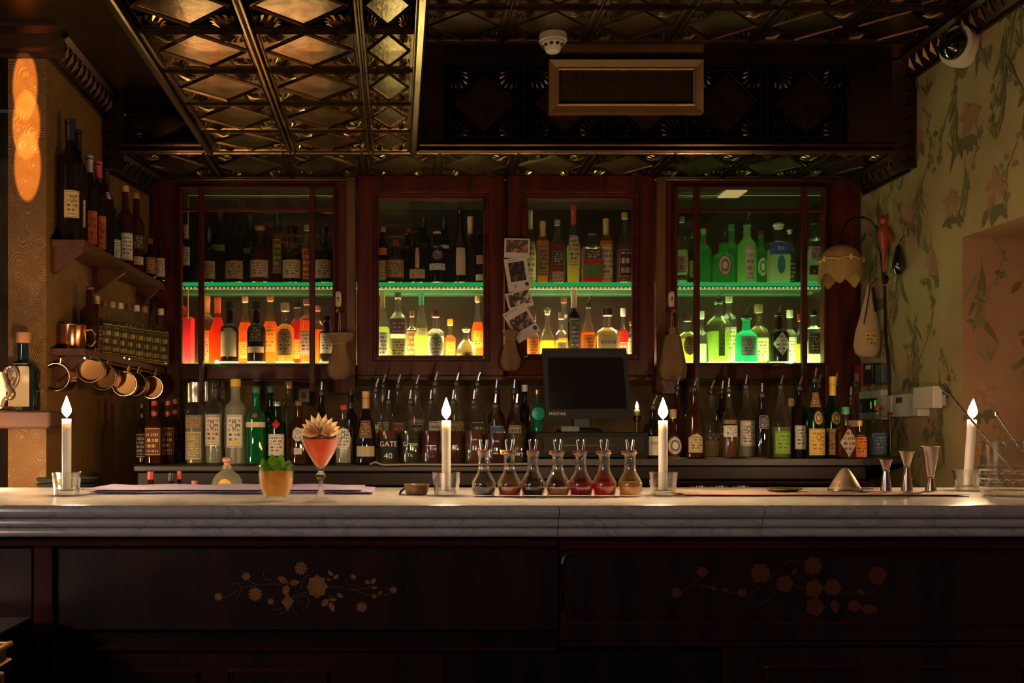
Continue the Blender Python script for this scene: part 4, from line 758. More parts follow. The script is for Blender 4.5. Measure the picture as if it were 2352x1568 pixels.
def bottle(x, ytop, wpx, D, zb, kind, g, liq, fill, cap, labels, label, group, p=2, flat=1.0, rz=0.0, X=None, name='bottle', cat='bottle', seg=22, h=None):
    if X is None: X = PX(x, D)
    h = h or PZ(ytop, D) - zb; r = S(wpx, D) / 2
    if zb == ZL: h = min(h, ZU - .030 - ZL)
    if cap and cap[0] == 'pour': h = (h - .052) / PROF[kind][-1][0]
    t = thing(name, label, cat, (X, D, zb + .0006), rz, group)
    pr = PROF[kind]; pf = [(0, 0), (0, .82 * r, p)] + [(z * h, q * r, 2 + (p - 2) * s_) for z, q, s_ in pr]
    topz, topr = pr[-1][0] * h, pr[-1][1] * r
    if X is not None and cap and cap[0] == 'pour': pass
    mb = MB(); mb.lathe(pf, seg, ry=flat); mb.build('glass', GL[g], t)
    def rad(z):   # body radius and squareness at height z
        for (z0, r0, p0), (z1, r1, p1) in zip([q if len(q) > 2 else (*q, 2) for q in pf[1:]], pf[2:]):
            if z0 <= z <= z1 and z1 > z0: f = (z - z0) / (z1 - z0); return r0 + (r1 - r0) * f, p0 + (p1 - p0) * f
        return topr, 2
    if liq and fill > 0:
        lp = [(.006, 0), (.006, .78 * r, p)] + [(z * h, q * r * .93, 2 + (p - 2) * s_) for z, q, s_ in pr if .012 * 0 + z < fill and z * h > .006]
        rr, pp = rad(fill * h); lp += [(fill * h, rr * .93, pp), (fill * h + .0004, 0)]
        mb = MB(); mb.lathe(lp, seg, ry=flat); mb.build('liquid', LQ(liq), t)
    if cap:
        ck, cc = cap[0], cap[1]; m = capm(cc, cap[2] if len(cap) > 2 else 0.0); mb = MB(); hz = h - topz
        if ck == 'pour':
            mb.lathe([(topz - .004, 0), (topz - .004, topr * .8), (topz + .004, topr * 1.12), (topz + .016, topr * .95), (topz + .020, topr * .5), (topz + .020, 0)], 12); o = mb.build('pourer', capm(blk), t)
            L_ = .034; mb = MB(); lean = (cap[3] if len(cap) > 3 else .35); mb.tube([(0, 0, topz + .016), (L_ * lean * .35, 0, topz + .018 + L_ * .45), (L_ * lean, 0, topz + .018 + L_)], [.0042, .0038, .0034], 8); mb.build('spout', STEEL, o)
        elif ck == 'ball': mb.lathe([(topz - .004, 0), (topz - .003, topr * .7), (topz, topr * 1.0)] + [(topz + hz * (.5 - .5 * math.cos(a)), max(topr * 1.2, hz * .42) * math.sin(a)) for a in [PI * k / 8 for k in range(1, 8)]] + [(h, 0)], 18); mb.build('stopper', m, t)
        elif ck == 'long':   # capsule over the neck
            zz_ = topz - hz * 0 - .16 * h; mb.lathe([(zz_, rad(zz_)[0] * 1.03), (topz - .02 * h, topr * .96), (topz - .012 * h, topr * 1.05), (h, topr * 1.04), (h + .0005, 0)], 18); mb.build('capsule', m, t)
        else: mb.lathe([(topz - .003, 0), (topz - .003, topr * .9), (topz - .002, topr * 1.08), (h - .002, topr * 1.08), (h, topr * 1.0), (h, 0)], 18); mb.build('cap', m, t)
    for lb in labels:
        z0, z1, aw, lm = lb[0] * h, lb[1] * h, lb[2], lb[3]; shape = lb[4] if len(lb) > 4 else 'rect'; nr, nc = 10, 12; vs = []; uv = []
        def pos(a, z, off=.0009):
            rr, pp = rad(z); k = rr * srad(a, pp) + off; return (k * math.sin(a), -k * flat * math.cos(a) - (off if flat < 1 else 0), z)
        def posx(a, z, off=.0009):   # angle measured from the front (-y)
            rr, pp = rad(z); q = a - PI / 2; k = rr * srad(q, pp) + off; return (k * math.cos(q), k * flat * math.sin(q) - (off * .5 if flat < 1 else 0), z)
        for j in range(nr + 1):
            v = j / nr; hw = {'rect': 1.0, 'oval': math.sqrt(max(0, 1 - (2 * v - 1) ** 2)), 'diamond': 1 - abs(2 * v - 1), 'arch': 1.0 if v < .75 else 1 - (v - .75) * 2.2, 'point': 1.0 if v < .8 else 1 - (v - .8) * 4.2}[shape]; hw = max(hw, .015)
            for i in range(nc + 1):
                u = i / nc; a = (2 * u - 1) * aw * hw; vs.append(posx(a, z0 + (z1 - z0) * v)); uv.append((.5 + (u - .5) * hw, v))
        mb = MB(); n = nc + 1; mb.add(vs, [(j * n + i, j * n + i + 1, (j + 1) * n + i + 1, (j + 1) * n + i) for j in range(nr) for i in range(nc)], 0, True, uv); lo = mb.build('label', lm, t, 1.2)
        for tx in (lb[5] if len(lb) > 5 else ()):
            s_, size, vz, mm = tx[:4]; zc_ = z0 + (z1 - z0) * vz
            lettering(s_, size, lambda a, b, zc_=zc_: posx(a / (r * 1.0), zc_ + b, .0018), mm, lo)
    return t
# label papers
def lab(c, style='lines', rows=7.0, ink=(.03, .025, .02)): return labelmat(c, ink, style, rows)
LB = lab((.40, .27, .12)); LC = lab((.55, .42, .24)); LW = lab((.66, .60, .50)); LWE = lab((.66, .60, .50), 'emblem'); LK = lab((.02, .017, .016), 'emblem', 7, (.42, .34, .24)); LG = lab((.10, .17, .03), 'lines', 6, (.05, .09, .02))
LP = lab((.50, .32, .24)); LO = lab((.72, .22, .03)); LR = lab((.45, .04, .03), 'lines', 5, (.7, .5, .3)); LGY = lab((.28, .26, .20), 'emblem'); LBN = lab((.20, .075, .03), 'lines', 6, (.5, .35, .2)); LY = lab((.66, .46, .10), 'emblem', 7, (.4, .06, .03)); LPU = lab((.14, .07, .09), 'lines', 4, (.5, .4, .35)); LWP = lab((.60, .56, .46), 'plain'); LBL = lab((.05, .16, .36), 'lines', 5, (.6, .6, .6)); LGG = lab((.24, .42, .05), 'lines', 6, (.08, .12, .02)); LCI = lab((.62, .56, .46), 'badge', 9, (.10, .05, .04)); LDK = lab((.03, .02, .018), 'lines', 6, (.5, .45, .38)); LTN = lab((.33, .20, .10), 'emblem'); LBE = lab((.46, .36, .22), 'plain')
# ---------------------------------------------------------------- bottles inside the four glazed cabinets
F1, B1_ = 4.385, 4.56     # front and rear rows
def row(place, group, zb, items):
    for it in items:
        x, yt, wp, rw, kind, g, liq, fill, cap, labels, desc = it[:11]; kw = it[11] if len(it) > 11 else {}
        bottle(x, yt, wp, {'f': F1, 'b': B1_, 'm': 4.47}.get(rw, rw), zb, kind, g, liq, fill, cap, labels, desc + ' ' + place, group, **kw)
A = 1.0
row('on top shelf, cabinet by copper mugs', 'bottles on the glass shelf by the mugs', ZU, [
 (427, 517, 24, 'f', 'tall', 'k', None, 0, ('long', crm), [(.30, .62, 1.0, LW)], 'slim black bottle, cream capsule, white label'),
 (478, 521, 42, 'f', 'squat', 'k', None, 0, ('long', blk), [(.07, .38, A, LB)], 'black bottle, tan label low, beside glazing bar,'),
 (540, 524, 46, 'f', 'squat', 'k', None, 0, ('screw', blk), [(.07, .39, A, LB)], 'squat black bottle, wide tan label,'),
 (597, 516, 47, 'f', 'squat', 'n', 'rd', .5, ('ball', (.35, .14, .06)), [(.09, .38, A, LP)], 'dark red decanter, round wooden stopper, pink label,'),
 (671, 522, 47, 'f', 'squat', 'k', None, 0, ('screw', blk), [(.08, .40, A, LC)], 'black bottle, broad cream label, beside spotted one'),
 (743, 523, 42, 'f', 'squat', 'g', None, 0, ('long', blk), [(.08, .41, A, LC)], 'dark green bottle, cream label, by door stile'),
 (504, 486, 40, 'b', 'wine', 'k', None, 0, ('long', blk), [(.48, .56, .8, LG)], 'tall black bottle with green crest'),
 (575, 494, 38, 'b', 'wine', 'g', None, 0, ('long', (.01, .03, .015)), [(.46, .54, .8, LG)], 'tall green bottle hidden behind decanter'),
 (638, 492, 36, 'b', 'tall', 'n', 'br', .6, ('long', blk), [(.20, .66, .55, LBN)], 'tall brown bottle, long ochre label,'),
 (705, 517, 26, 'b', 'tall', 'c', 'br', .5, ('cap', pnk), [(.15, .62, .9, LR), (.68, .8, .9, LP)], 'slender bottle with red and pink bands'),
])
row('on lit floor, cabinet by copper mugs', 'bottles on the lit floor by the mugs', ZL, [
 (474, 670, 36, 'b', 'tall', 'c', 'am', .5, ('long', (.45, .16, .05)), [(.08, .4, .6, LTN)], 'tall clear bottle, orange capsule,'),
 (500, 684, 40, 'm', 'slope', 'a', 'or', .7, ('long', (.50, .08, .03)), [], 'amber bottle, orange red neck wrap,'),
 (527, 693, 43, 'f', 'squat', 'k', None, 0, ('cap', blk), [(.10, .60, .95, LBE, 'point')], 'black bottle, house shaped beige label,'),
 (563, 674, 36, 'b', 'slope', 'c', 'or', .62, ('cap', crm), [(.1, .34, .7, LO)], 'orange spirit bottle, pale cap, behind black ones'),
 (589, 693, 43, 'f', 'squat', 'k', None, 0, ('cap', blk), [(.16, .26, 1.0, LBE), (.34, .62, .7, LK)], 'black bottle, beige band, dark crest,'),
 (621, 675, 40, 4.52, 'slope', 'c', 'or', .62, ('cap', (.5, .2, .08)), [(.18, .55, .7, LO)], 'glowing orange bottle, copper cap,'),
 (655, 696, 43, 'f', 'squat', 'c', 'am', .58, ('cap', (.5, .42, .25)), [(.12, .56, .9, LTN, 'arch')], 'round shouldered bottle, arched brown label,'),
 (683, 694, 32, 4.53, 'tall', 'c', 'rd', .7, ('cap', blk), [(.1, .4, .7, LO)], 'red spirit bottle, black cap,'),
 (706, 687, 36, 4.42, 'tall', 'c', 'or', .66, ('cap', (.45, .2, .1)), [(.12, .5, .9, LP)], 'orange bottle, pink label with dark spot,', dict(p=4)),
 (730, 702, 24, 4.56, 'tall', 'c', 'or', .6, ('cap', (.6, .15, .05)), [], 'thin orange bottle, small red cap,'),
 (750, 726, 34, 'f', 'square', 'k', None, 0, ('cap', blk), [(.2, .62, .95, LW)], 'square black bottle, white label, by the sack'),
])
# red L-shaped reflection in the first cabinet, built as a solid box
t = thing('red_reflection', 'bright red reflection beside the cabinet stile, built as a solid L shape', 'reflection', (PX(432, 4.47), 4.47, ZL)); hh = PZ(702, 4.47) - ZL
mb = MB(); mb.box(-.035, .022, -.04, .04, 0, hh * .80, c=.002); mb.build('box', pm('reflected_red', (.62, .012, .020), .5), t)
mb = MB(); mb.box(-.035, -.016, -.042, .042, hh * .80, hh, c=.002); mb.build('reflection_arm', pm('reflected_red', (0, 0, 0)), t)
row('on top shelf, cabinet between the sacks', 'bottles on the glass shelf between the sacks', ZU, [
 (879, 522, 25, 'f', 'tall', 'k', None, 0, ('cap', (.5, .3, .14)), [(.5, .62, .8, LO), (.05, .4, .8, LC)], 'narrow dark bottle, orange collar,'),
 (907, 552, 42, 'f', 'squat', 'n', 'br', .5, ('cap', brn), [(.12, .52, 1.0, LTN)], 'short brown bottle, large tan label,', dict(p=4)),
 (937, 525, 34, 'b', 'round', 'k', None, 0, ('cap', red), [], 'dark bottle with bright red cap'),
 (958, 522, 41, 'f', 'slope', 'k', None, 0, ('cap', blk), [(.08, .24, 1.0, LP), (.26, .62, .22, LP)], 'black bottle, slim pink strip, low label,'),
 (1004, 530, 42, 'f', 'round', 'k', None, 0, ('ball', (.5, .36, .25)), [(.24, .36, 1.0, lab((.5, .5, .52))), (.42, .62, .6, LK, 'oval')], 'ornate black bottle, silver band, round stopper,'),
 (1057, 478, 42, 'f', 'cone', 'k', None, 0, ('cap', blk), [(.10, .46, .52, LBE)], 'tall tapering black bottle, narrow grey label,'),
 (1080, 498, 26, 'b', 'tall', 'n', 'br', .6, ('long', pnk), [], 'tall bottle, rose foil neck, behind tapering one'),
 (1103, 524, 26, 'f', 'tall', 'k', None, 0, ('cap', blk), [(.05, .16, .9, LW), (.34, .5, .8, LP)], 'dark bottle, two small pale labels,'),
 (973, 495, 34, 'b', 'wine', 'k', None, 0, ('long', blk), [], 'tall plain black bottle at the back'),
 (1020, 499, 36, 'b', 'wine', 'k', None, 0, ('long', blk), [(.55, .6, .6, LB)], 'tall dark bottle behind ornate stopper'),
])
row('on lit floor, cabinet between the sacks', 'bottles on the lit floor between the sacks', ZL, [
 (879, 669, 30, 'f', 'slope', 'c', 'lg', .5, ('long', (.45, .36, .14)), [(.05, .42, .9, LW)], 'pale green bottle, white label, at door edge'),
 (914, 672, 40, 'f', 'round', 'c', 'cl', .5, ('cap', (.1, .1, .09)), [(.40, .62, .9, LPU), (.06, .34, .9, lab((.62, .56, .24)))], 'clear square bottle, purple upper label,', dict(p=5)),
 (946, 714, 26, 4.50, 'square', 'c', 'br', .6, ('cap', brn), [(.06, .62, .9, LBN)], 'small flask, brown label, half hidden', dict(p=4)),
 (968, 668, 36, 4.45, 'cone', 'c', 'lg', .45, ('long', grn), [(.4, .5, .8, LC)], 'tapering clear bottle, green foil neck,'),
 (1001, 712, 41, 'f', 'squat', 'c', 'cl', .5, ('cap', (.16, .05, .03)), [(.08, .54, .85, LGY, 'oval')], 'squat clear bottle, round grey label,'),
 (1034, 733, 27, 4.50, 'squat', 'c', 'or', .6, ('cap', yel), [(.1, .5, .8, LO)], 'small bright orange bottle, gold cap,'),
 (1071, 752, 48, 'f', 'dome', 'c', 'ye', .25, ('ball', (.5, .45, .3)), [(.06, .28, .6, LP)], 'wide dome shaped clear decanter'),
 (1097, 676, 32, 4.55, 'slope', 'c', 'or', .62, ('cap', cork), [(.25, .5, .8, LO)], 'tall amber bottle, cork cap, at door edge'),
])
row('on top shelf, cabinet above the till', 'bottles on the glass shelf above the till', ZU, [
 (1218, 484, 28, 'b', 'slope', 'c', 'ye', .4, ('long', (.4, .33, .2)), [(.12, .6, .9, LC)], 'pale bottle behind the pinned photos'),
 (1246, 509, 29, 'f', 'tall', 'c', 'am', .68, ('long', gold), [(.12, .60, .85, LTN)], 'slim amber bottle, gold neck wrap,', dict(p=4)),
 (1280, 506, 34, 'f', 'round', 'c', 'br', .62, ('cap', (.4, .36, .3)), [(.28, .5, .9, LDK), (.03, .18, .9, LP)], 'brown whisky bottle, black label,'),
 (1317, 472, 33, 4.46, 'slope', 'c', 'ye', .5, ('long', (.45, .05, .025)), [(.24, .62, .9, LC, 'rect', [('THE', .009, .75, INK)])], 'tall pale bottle, red capsule, cream label,'),
 (1360, 525, 46, 'f', 'square', 'c', 'rd', .6, ('cap', blk), [(.10, .34, .9, LG), (.42, .6, .8, LDK)], 'square decanter of dark red spirit, green label,', dict(p=6, flat=.7)),
 (1392, 503, 28, 4.42, 'tall', 'c', 'or', .66, ('long', (.45, .3, .12)), [(.06, .60, .9, LC)], 'bright amber bottle, tall cream label,', dict(p=4)),
 (1435, 489, 37, 'f', 'slope', 'c', 'br', .54, ('cap', gold), [(.08, .48, 1.0, lab((.05, .012, .012), 'lines', 3, (.62, .55, .5)))], 'long necked bottle, dark label, white script,'),
])
row('on lit floor, cabinet above the till', 'bottles on the lit floor above the till', ZL, [
 (1224, 722, 30, 'f', 'squat', 'c', 'am', .5, ('cap', cork), [(.1, .5, .8, LO)], 'small amber bottle under the photos'),
 (1257, 706, 38, 'f', 'dome', 'c', 'ye', .4, ('ball', (.55, .5, .35)), [], 'round clear decanter, glass stopper,'),
 (1289, 717, 28, 'f', 'squat', 'c', 'ye', .45, ('cap', (.5, .42, .3)), [(.1, .4, .8, LC)], 'small clear bottle, pale cap,'),
 (1295, 682, 26, 'b', 'tall', 'c', 'am', .4, ('cap', brn), [], 'tall clear bottle, brown cap, at back'),
 (1318, 667, 28, 'f', 'tall', 'k', None, 0, ('long', (.45, .36, .24)), [(.08, .62, .9, lab((.07, .065, .06), 'lines', 9, (.4, .38, .36)))], 'tall dark bottle, grey patterned label,'),
 (1351, 678, 33, 'f', 'slope', 'c', 'or', .5, ('pour', silv), [(.08, .46, .9, LO)], 'orange whisky bottle with pouring spout'),
 (1395, 708, 51, 'f', 'squat', 'c', 'ye', .5, ('cap', blk), [(.10, .50, .85, lab((.55, .44, .24), 'plain'), 'rect', [('KNOB', .021, .68, INK), ('CREEK', .011, .25, INK)])], 'flat shouldered bottle lettered KNOB CREEK', dict(p=5, flat=.65)),
 (1431, 708, 24, 4.52, 'squat', 'c', 'rd', .6, ('cap', silv), [(.1, .4, .8, LR)], 'small red bottle, silver cap,'),
 (1451, 738, 20, 'f', 'tall', 'c', 'cl', .5, ('cap', cork), [(.08, .6, 1.0, LW)], 'little bottle, white label, by door edge'),
])
row('on top shelf, cabinet by fringed lamp', 'bottles on the glass shelf by the lamp', ZU, [
 (1566, 499, 30, 'f', 'round', 'c', 'cl', .5, ('cap', silv), [(.05, .12, .9, LDK), (.16, .40, .9, LW)], 'clear bottle, white label, beside glazing bar,'),
 (1590, 535, 24, 'b', 'tall', 'g', None, 0, ('cap', grn), [(.2, .5, .8, LB)], 'small dark green bottle'),
 (1615, 526, 33, 'f', 'round', 'G', None, 0, ('cap', (.5, .5, .36)), [(.68, .8, .35, lab((.4, .02, .02), 'plain'), 'oval')], 'bright green bottle, small red seal,', dict(p=5)),
 (1661, 532, 50, 'f', 'round', 'G', None, 0, ('pour', silv), [(.16, .66, .62, LCI, 'oval')], 'broad green bottle, round white badge, spout,', dict(flat=.55)),
 (1680, 516, 36, 'b', 'round', 'G', None, 0, ('cap', (.03, .3, .14)), [], 'plain green bottle behind badge bottle'),
 (1716, 490, 41, 'f', 'round', 'F', None, 0, ('pour', silv), [(.06, .56, .45, lab((.55, .56, .42), 'lines', 5))], 'frosted pale green bottle, spout, slim label,'),
 (1747, 531, 32, 'b', 'round', 'G', None, 0, ('cap', (.3, .06, .04)), [(.2, .55, .8, LCI, 'oval')], 'green bottle, round badge, red topped,'),
 (1788, 511, 50, 'f', 'square', 'c', 'cl', .55, ('ball', silv), [(.46, .66, .9, lab((.02, .10, .30), 'plain'), 'rect', [('D1', .022, .5, CHALK)]), (.14, .46, .34, pm('teal_skull', (.01, .22, .26), .4), 'oval')], 'square clear bottle, blue band lettered D1', dict(p=6, flat=.7)),
 (1814, 525, 28, 'b', 'round', 'c', 'cl', .5, ('ball', silv), [(.08, .5, .8, LDK)], 'clear bottle, metal ball stopper,'),
 (1871, 498, 38, 'f', 'square', 'c', 'cl', .5, ('cap', blk), [(.34, .54, .95, LW), (.12, .26, .95, LDK)], 'square clear bottle behind lamp fringe', dict(p=5)),
])
row('on lit floor, cabinet by fringed lamp', 'bottles on the lit floor by the lamp', ZL, [
 (1579, 723, 40, 'f', 'squat', 'c', 'ye', .5, ('cap', (.3, .12, .06)), [(.15, .55, .7, LTN, 'oval')], 'short clear bottle, round brown label,'),
 (1612, 715, 24, 'b', 'squat', 'c', 'cl', .4, ('cap', silv), [], 'small clear bottle, silver cap, at back'),
 (1650, 668, 48, 'f', 'round', 'c', 'lg', .48, ('pour', silv), [(.10, .50, .28, LGG)], 'big clear bottle, spout, narrow upright label,', dict(p=5)),
 (1674, 667, 30, 'b', 'tall', 'c', 'cl', .5, ('cap', (.5, .48, .4)), [(.15, .55, .7, LC)], 'tall clear square bottle, pale stopper,', dict(p=6)),
 (1714, 706, 51, 'f', 'squat', 't', None, 0, ('pour', silv), [(.14, .52, .72, lab((.30, .42, .34), 'emblem'))], 'teal bottle, grey label, black spout,', dict(flat=.8)),
 (1742, 699, 40, 'b', 'squat', 'c', 'ye', .45, ('cap', (.25, .17, .08)), [(.08, .44, .7, LC)], 'clear bottle, cream label, behind teal one', dict(p=5)),
 (1789, 700, 44, 'f', 'squat', 'k', None, 0, ('pour', silv), [(.13, .58, .95, lab((.52, .50, .42), 'lines', 6), 'diamond')], 'black bottle, white diamond label,'),
 (1814, 712, 30, 4.54, 'squat', 'c', 'cl', .5, ('cap', wht), [(.1, .5, .8, LW)], 'clear bottle, pale cap, behind diamond label'),
 (1837, 722, 22, 4.42, 'squat', 'c', 'ye', .4, ('cap', red), [], 'little clear bottle, red cap,'),
 (1868, 712, 34, 'f', 'square', 'c', 'cl', .4, ('cap', blk), [(.16, .56, .95, LK)], 'square bottle, black picture label,', dict(p=5)),
 (1888, 726, 16, 4.50, 'tall', 'c', 'pk', .6, ('cap', red), [(.1, .6, .9, LR)], 'thin bottle, red and white label,'),
])
# ---------------------------------------------------------------- back counters
ZK1, ZK2 = 1.148, 1.170
SLATE = pm('counter_stone', (.050, .038, .031), .4, col2=(.028, .020, .016), scale=(9, 9, 9))
for x0, x1, z, y, label in ((PX(306, 3.48), PX(1214, 3.48), ZK1, 3.48, 'dark back counter under the vodka and cordial bottles'), (PX(1216, 3.48), PX(2000, 3.48), ZK2, 3.48, 'dark back counter under the till and liqueurs')):
    bc = thing('back_counter', label, 'counter', ((x0 + x1) / 2, y, 0), 0, 'back counters'); hw = (x1 - x0) / 2
    mb = MB()
    if z == ZK1: mb.box(-hw, hw, 0, DW - y - .002, z - .022, z, c=.004)
    else:
        xr = XR - .004 - (x0 + x1) / 2; mb.ext([(-hw, 0), (hw - .03, 0), (hw, .012), (xr, .36), (xr, DC - y - .004), (-hw, DC - y - .004)], z - .022, z, 'xy')
    mb.build('worktop', SLATE, bc)
    mb = MB(); mb.box(-hw + .01, hw - .01, .045, DW - y - .002, 0, z - .022); mb.build('carcass', DWOOD, bc)
    mb = MB(); mb.box(-hw + .005, hw - .005, .022, .045, z - .075, z - .023, c=.006); mb.tube([(-hw + .005, .02, z - .085), (hw - .005, .02, z - .085)], .008, 6); mb.build('apron_moulding', DWOOD, bc)
    n = 3
    for k in range(n):
        a = -hw + .015 + (2 * hw - .03) * k / n; b = -hw + .015 + (2 * hw - .03) * (k + 1) / n
        mb = MB(); mb.box(a + .006, b - .006, .030, .045, .12, z - .10, c=.005); dr = mb.build('cupboard_door', WX, bc)
        mb = MB(); mb.lathe([(0, .004), (.01, .005), (.016, .012), (.022, 0)], 12, ((a + b) / 2, .030, z - .16), ax='-y'); mb.build('knob', BRASS, dr)
    if z == ZK2:
        for xx, s_ in ((1607, '1.PR'), (1653, '2.PR'), (1703, '3.PR')):
            D = 3.50; cx_ = PX(xx, D) - (x0 + x1) / 2; zz_ = PZ(1117, D); mb = MB(); mb.box(cx_ - .032, cx_ + .032, .026, .030, zz_ - .014, zz_ + .014); c_ = mb.build('drawer_tag', capm(blk), bc)
            lettering(s_, .016, lambda a, b, cx_=cx_, zz_=zz_: (cx_ + a, .0252, zz_ + b), CHALK, c_, .25)
mb = MB(); p_ = [(PX(850, 3.47), 3.47, ZK1 + .004), (PX(862, 3.46), 3.455, ZK1 + .012), (PX(880, 3.46), 3.45, ZK1 + .002), (PX(940, 3.46), 3.45, ZK1 + .004), (PX(1080, 3.46), 3.45, ZK1 + .003), (PX(1212, 3.46), 3.455, ZK1 + .006)]
tag(mb.tube(p_, .0035, 8).build('cable', pm('grey_cable', (.30, .26, .25), .5)), 'thin grey cable along the back counter edge', 'cable')
CF, CM, CB = 3.585, 3.74, 3.92
def crow(place, group, zb, items):
    for it in items:
        x, yt, wp, D, kind, g, liq, fill, cap, labels, desc = it[:11]; kw = it[11] if len(it) > 11 else {}
        bottle(x, yt, wp, D, zb, kind, g, liq, fill, cap, labels, (desc + ' ' + place).strip(), group, **kw)
goldlab = lab((.12, .030, .012), 'border', 5, (.75, .5, .18))
SP = lambda *a: ('pour', silv, 0.0, a[0] if a else .35)
crow('on back counter', 'bottles on the back counter beside the wall shelves', ZK1, [
 (326, 928, 30, 3.72, 'round', 'k', None, 0, ('long', blk), [(.1, .5, .8, LDK)], 'black bottle, dark label, at counter end by wall,'),
 (354, 921, 36, CF, 'round', 'n', 'br', .6, ('long', (.34, .04, .03)), [(.14, .58, .9, goldlab)], 'square bourbon bottle, red neck band, gold edged label', dict(p=6)),
 (386, 921, 34, 3.70, 'round', 'n', 'br', .6, ('long', (.34, .04, .03)), [(.14, .58, .9, goldlab)], 'second gold edged bourbon bottle, half hidden,', dict(p=6)),
 (402, 917, 30, 3.80, 'round', 'n', 'br', .6, ('long', (.30, .12, .06)), [(.14, .58, .9, goldlab)], 'third bourbon bottle, duller cap, hindmost', dict(p=6)),
 (447, 878, 45, CF, 'tall', 'c', 'cl', .6, ('long', silv, .8), [(.44, .58, .9, LTN), (.06, .40, .9, lab((.30, .24, .12), 'lines', 12, (.62, .55, .38)))], 'clear vodka bottle, long silver cap, amber band,'),
 (434, 880, 18, 3.75, 'tall', 'c', None, 0, ('long', silv, .8), [], 'thin clear bottle behind silver capped vodka'),
 (474, 877, 24, 3.78, 'tall', 'c', None, 0, ('long', silv, .8), [], 'slim clear bottle, shiny pinkish cap,'),
 (491, 873, 42, CF, 'tall', 'c', 'cl', .6, ('cap', (.03, .03, .03), .3), [(.22, .58, .9, lab((.60, .46, .36), 'emblem'))], 'clear vodka bottle, black cap, blush label,'),
 (541, 871, 46, CF, 'tall', 'f', None, 0, ('cap', yel), [(.20, .58, .88, LWE), (.20, .32, .35, lab((.75, .5, .05), 'plain'), 'diamond')], 'frosted vodka bottle, bright yellow cap,'),
 (512, 872, 24, 3.75, 'tall', 'c', None, 0, ('cap', blk, .3), [], 'clear bottle, black cap, behind two vodkas'),
 (588, 889, 44, CF, 'round', 'G', None, 0, ('cap', (.03, .16, .08)), [(.48, .545, 1.3, lab((.6, .5, .34), 'plain')), (.60, .66, .3, lab((.4, .03, .04), 'plain'), 'oval')], 'ribbed bright green gin bottle, silver collar,', dict(p=3)),
 (621, 889, 34, 3.76, 'round', 'g', None, 0, ('cap', (.03, .16, .08)), [], 'dark green gin bottle, green cap, behind'),
 (636, 922, 44, CF, 'round', 'g', None, 0, ('cap', silv, .9), [(.14, .48, .92, LW), (.56, .72, .5, lab((.5, .02, .04), 'plain'), 'diamond')], 'green gin bottle, red star, white label,'),
 (663, 876, 34, 3.78, 'tall', 'c', 'am', .3, ('cap', (.55, .25, .12), .8), [], 'tall clear bottle, copper collar,'),
 (686, 921, 42, CF, 'round', 'n', 'br', .6, ('cap', brn), [(.36, .58, .6, LWE, 'oval'), (.16, .26, .45, LW)], 'dark rum bottle, round white seal,'),
 (738, 876, 40, 3.70, 'slope', 'k', None, 0, SP(.05), [(.3, .5, .8, LDK)], 'tall black bottle behind the red cocktail'),
 (789, 930, 42, CF, 'round', 'c', 'cl', .45, ('cap', red), [(.24, .62, .9, LWE, 'oval')], 'clear bottle, bright red cap, oval white label,'),
 (806, 896, 32, 3.80, 'round', 'k', None, 0, ('long', blk), [], 'plain black bottle behind red capped one'),
 (840, 899, 47, CF, 'slope', 'k', None, 0, ('long', (.45, .25, .08)), [(.11, .25, 1.0, LBE), (.36, .60, .6, lab((.10, .05, .02), 'emblem', 7, (.5, .3, .12)))], 'black rum bottle, beige band, gold crest,'),
])
cord = [(892, 3.585, 'br', 'reddish brown cordial chalked GATE 40', [('GATE', .027, .74, CHALK), ('40', .030, .24, CHALK)], blk), (942, 3.585, 'dg', 'green cordial chalked Green', [('Green', .022, .75, pm('green_chalk', (.62, .68, .30), .8)), ('Te.', .018, .28, pm('green_chalk', (0, 0, 0)))], None), (989, 3.585, 'dr', 'brown cordial with faint writing', [('- - - -', .016, .7, CHALK), (': . :', .016, .25, CHALK)], None), (1040, 3.585, 'dr', 'rusty cordial behind the candle', [('- - -', .016, .7, CHALK)], None), (1088, 3.585, 'br', 'dark cordial with small white print', [('Lime', .010, .95, CHALK)], None), (1137, 3.585, 'dr', 'deep red cordial', [('Cuba', .010, .95, CHALK), ('-ics-', .012, .4, CHALK)], None), (1186, 3.585, 'pk', 'cloudy beige cordial lettered Mary', [('Mary', .021, .38, CHALK)], None)]
for x, D, lq, desc, tx, bnd in cord:
    lm = glassy('clear_sticker', (.9, .9, .9), (.1, .1, .1), .02, gloss=.1) if bnd is None else lab((.012, .010, .010), 'plain')
    bottle(x, 896 if x < 1100 else 905, 47, D, ZK1, 'cordial', 'c', lq, .46, SP(.1), [(.04, .36, 1.05, lm, 'rect', tx)], desc + ' in a spouted bottle on back counter', 'house cordials in spouted bottles')
for k, (x, yt, D) in enumerate(((863, 869, 3.74), (880, 860, 3.88), (914, 860, 3.74), (956, 862, 3.74), (999, 854, 3.74), (1048, 855, 3.74), (1096, 855, 3.74), (1140, 872, 3.76), (1181, 872, 3.76))):
    bottle(x, yt, 40 if D < 3.8 else 34, D, ZK1, 'round' if k % 2 else 'slope', 'c' if k not in (7, 8) else 'n', ('ye', 'cl', 'am', 'cl', 'ye', 'cl', 'br', 'br', 'am')[k], (.5, .3, .42, .55, .3, .5, .4, .5, .45)[k], SP(.3 if k < 7 else .1), [(.12, .5, .8, (LC, LW, LBN, LK, LW, LTN, LDK, LBL, LC)[k])], ('pale yellow liqueur', 'slim clear spirit', 'amber liqueur', 'clear spirit with black label', 'straw coloured liqueur', 'clear spirit with tan label', 'brown liqueur with black label', 'brown spirit with blue label', 'amber spirit with cream label')[k] + ' in spouted bottle behind the cordials', 'spouted bottles behind the cordials')
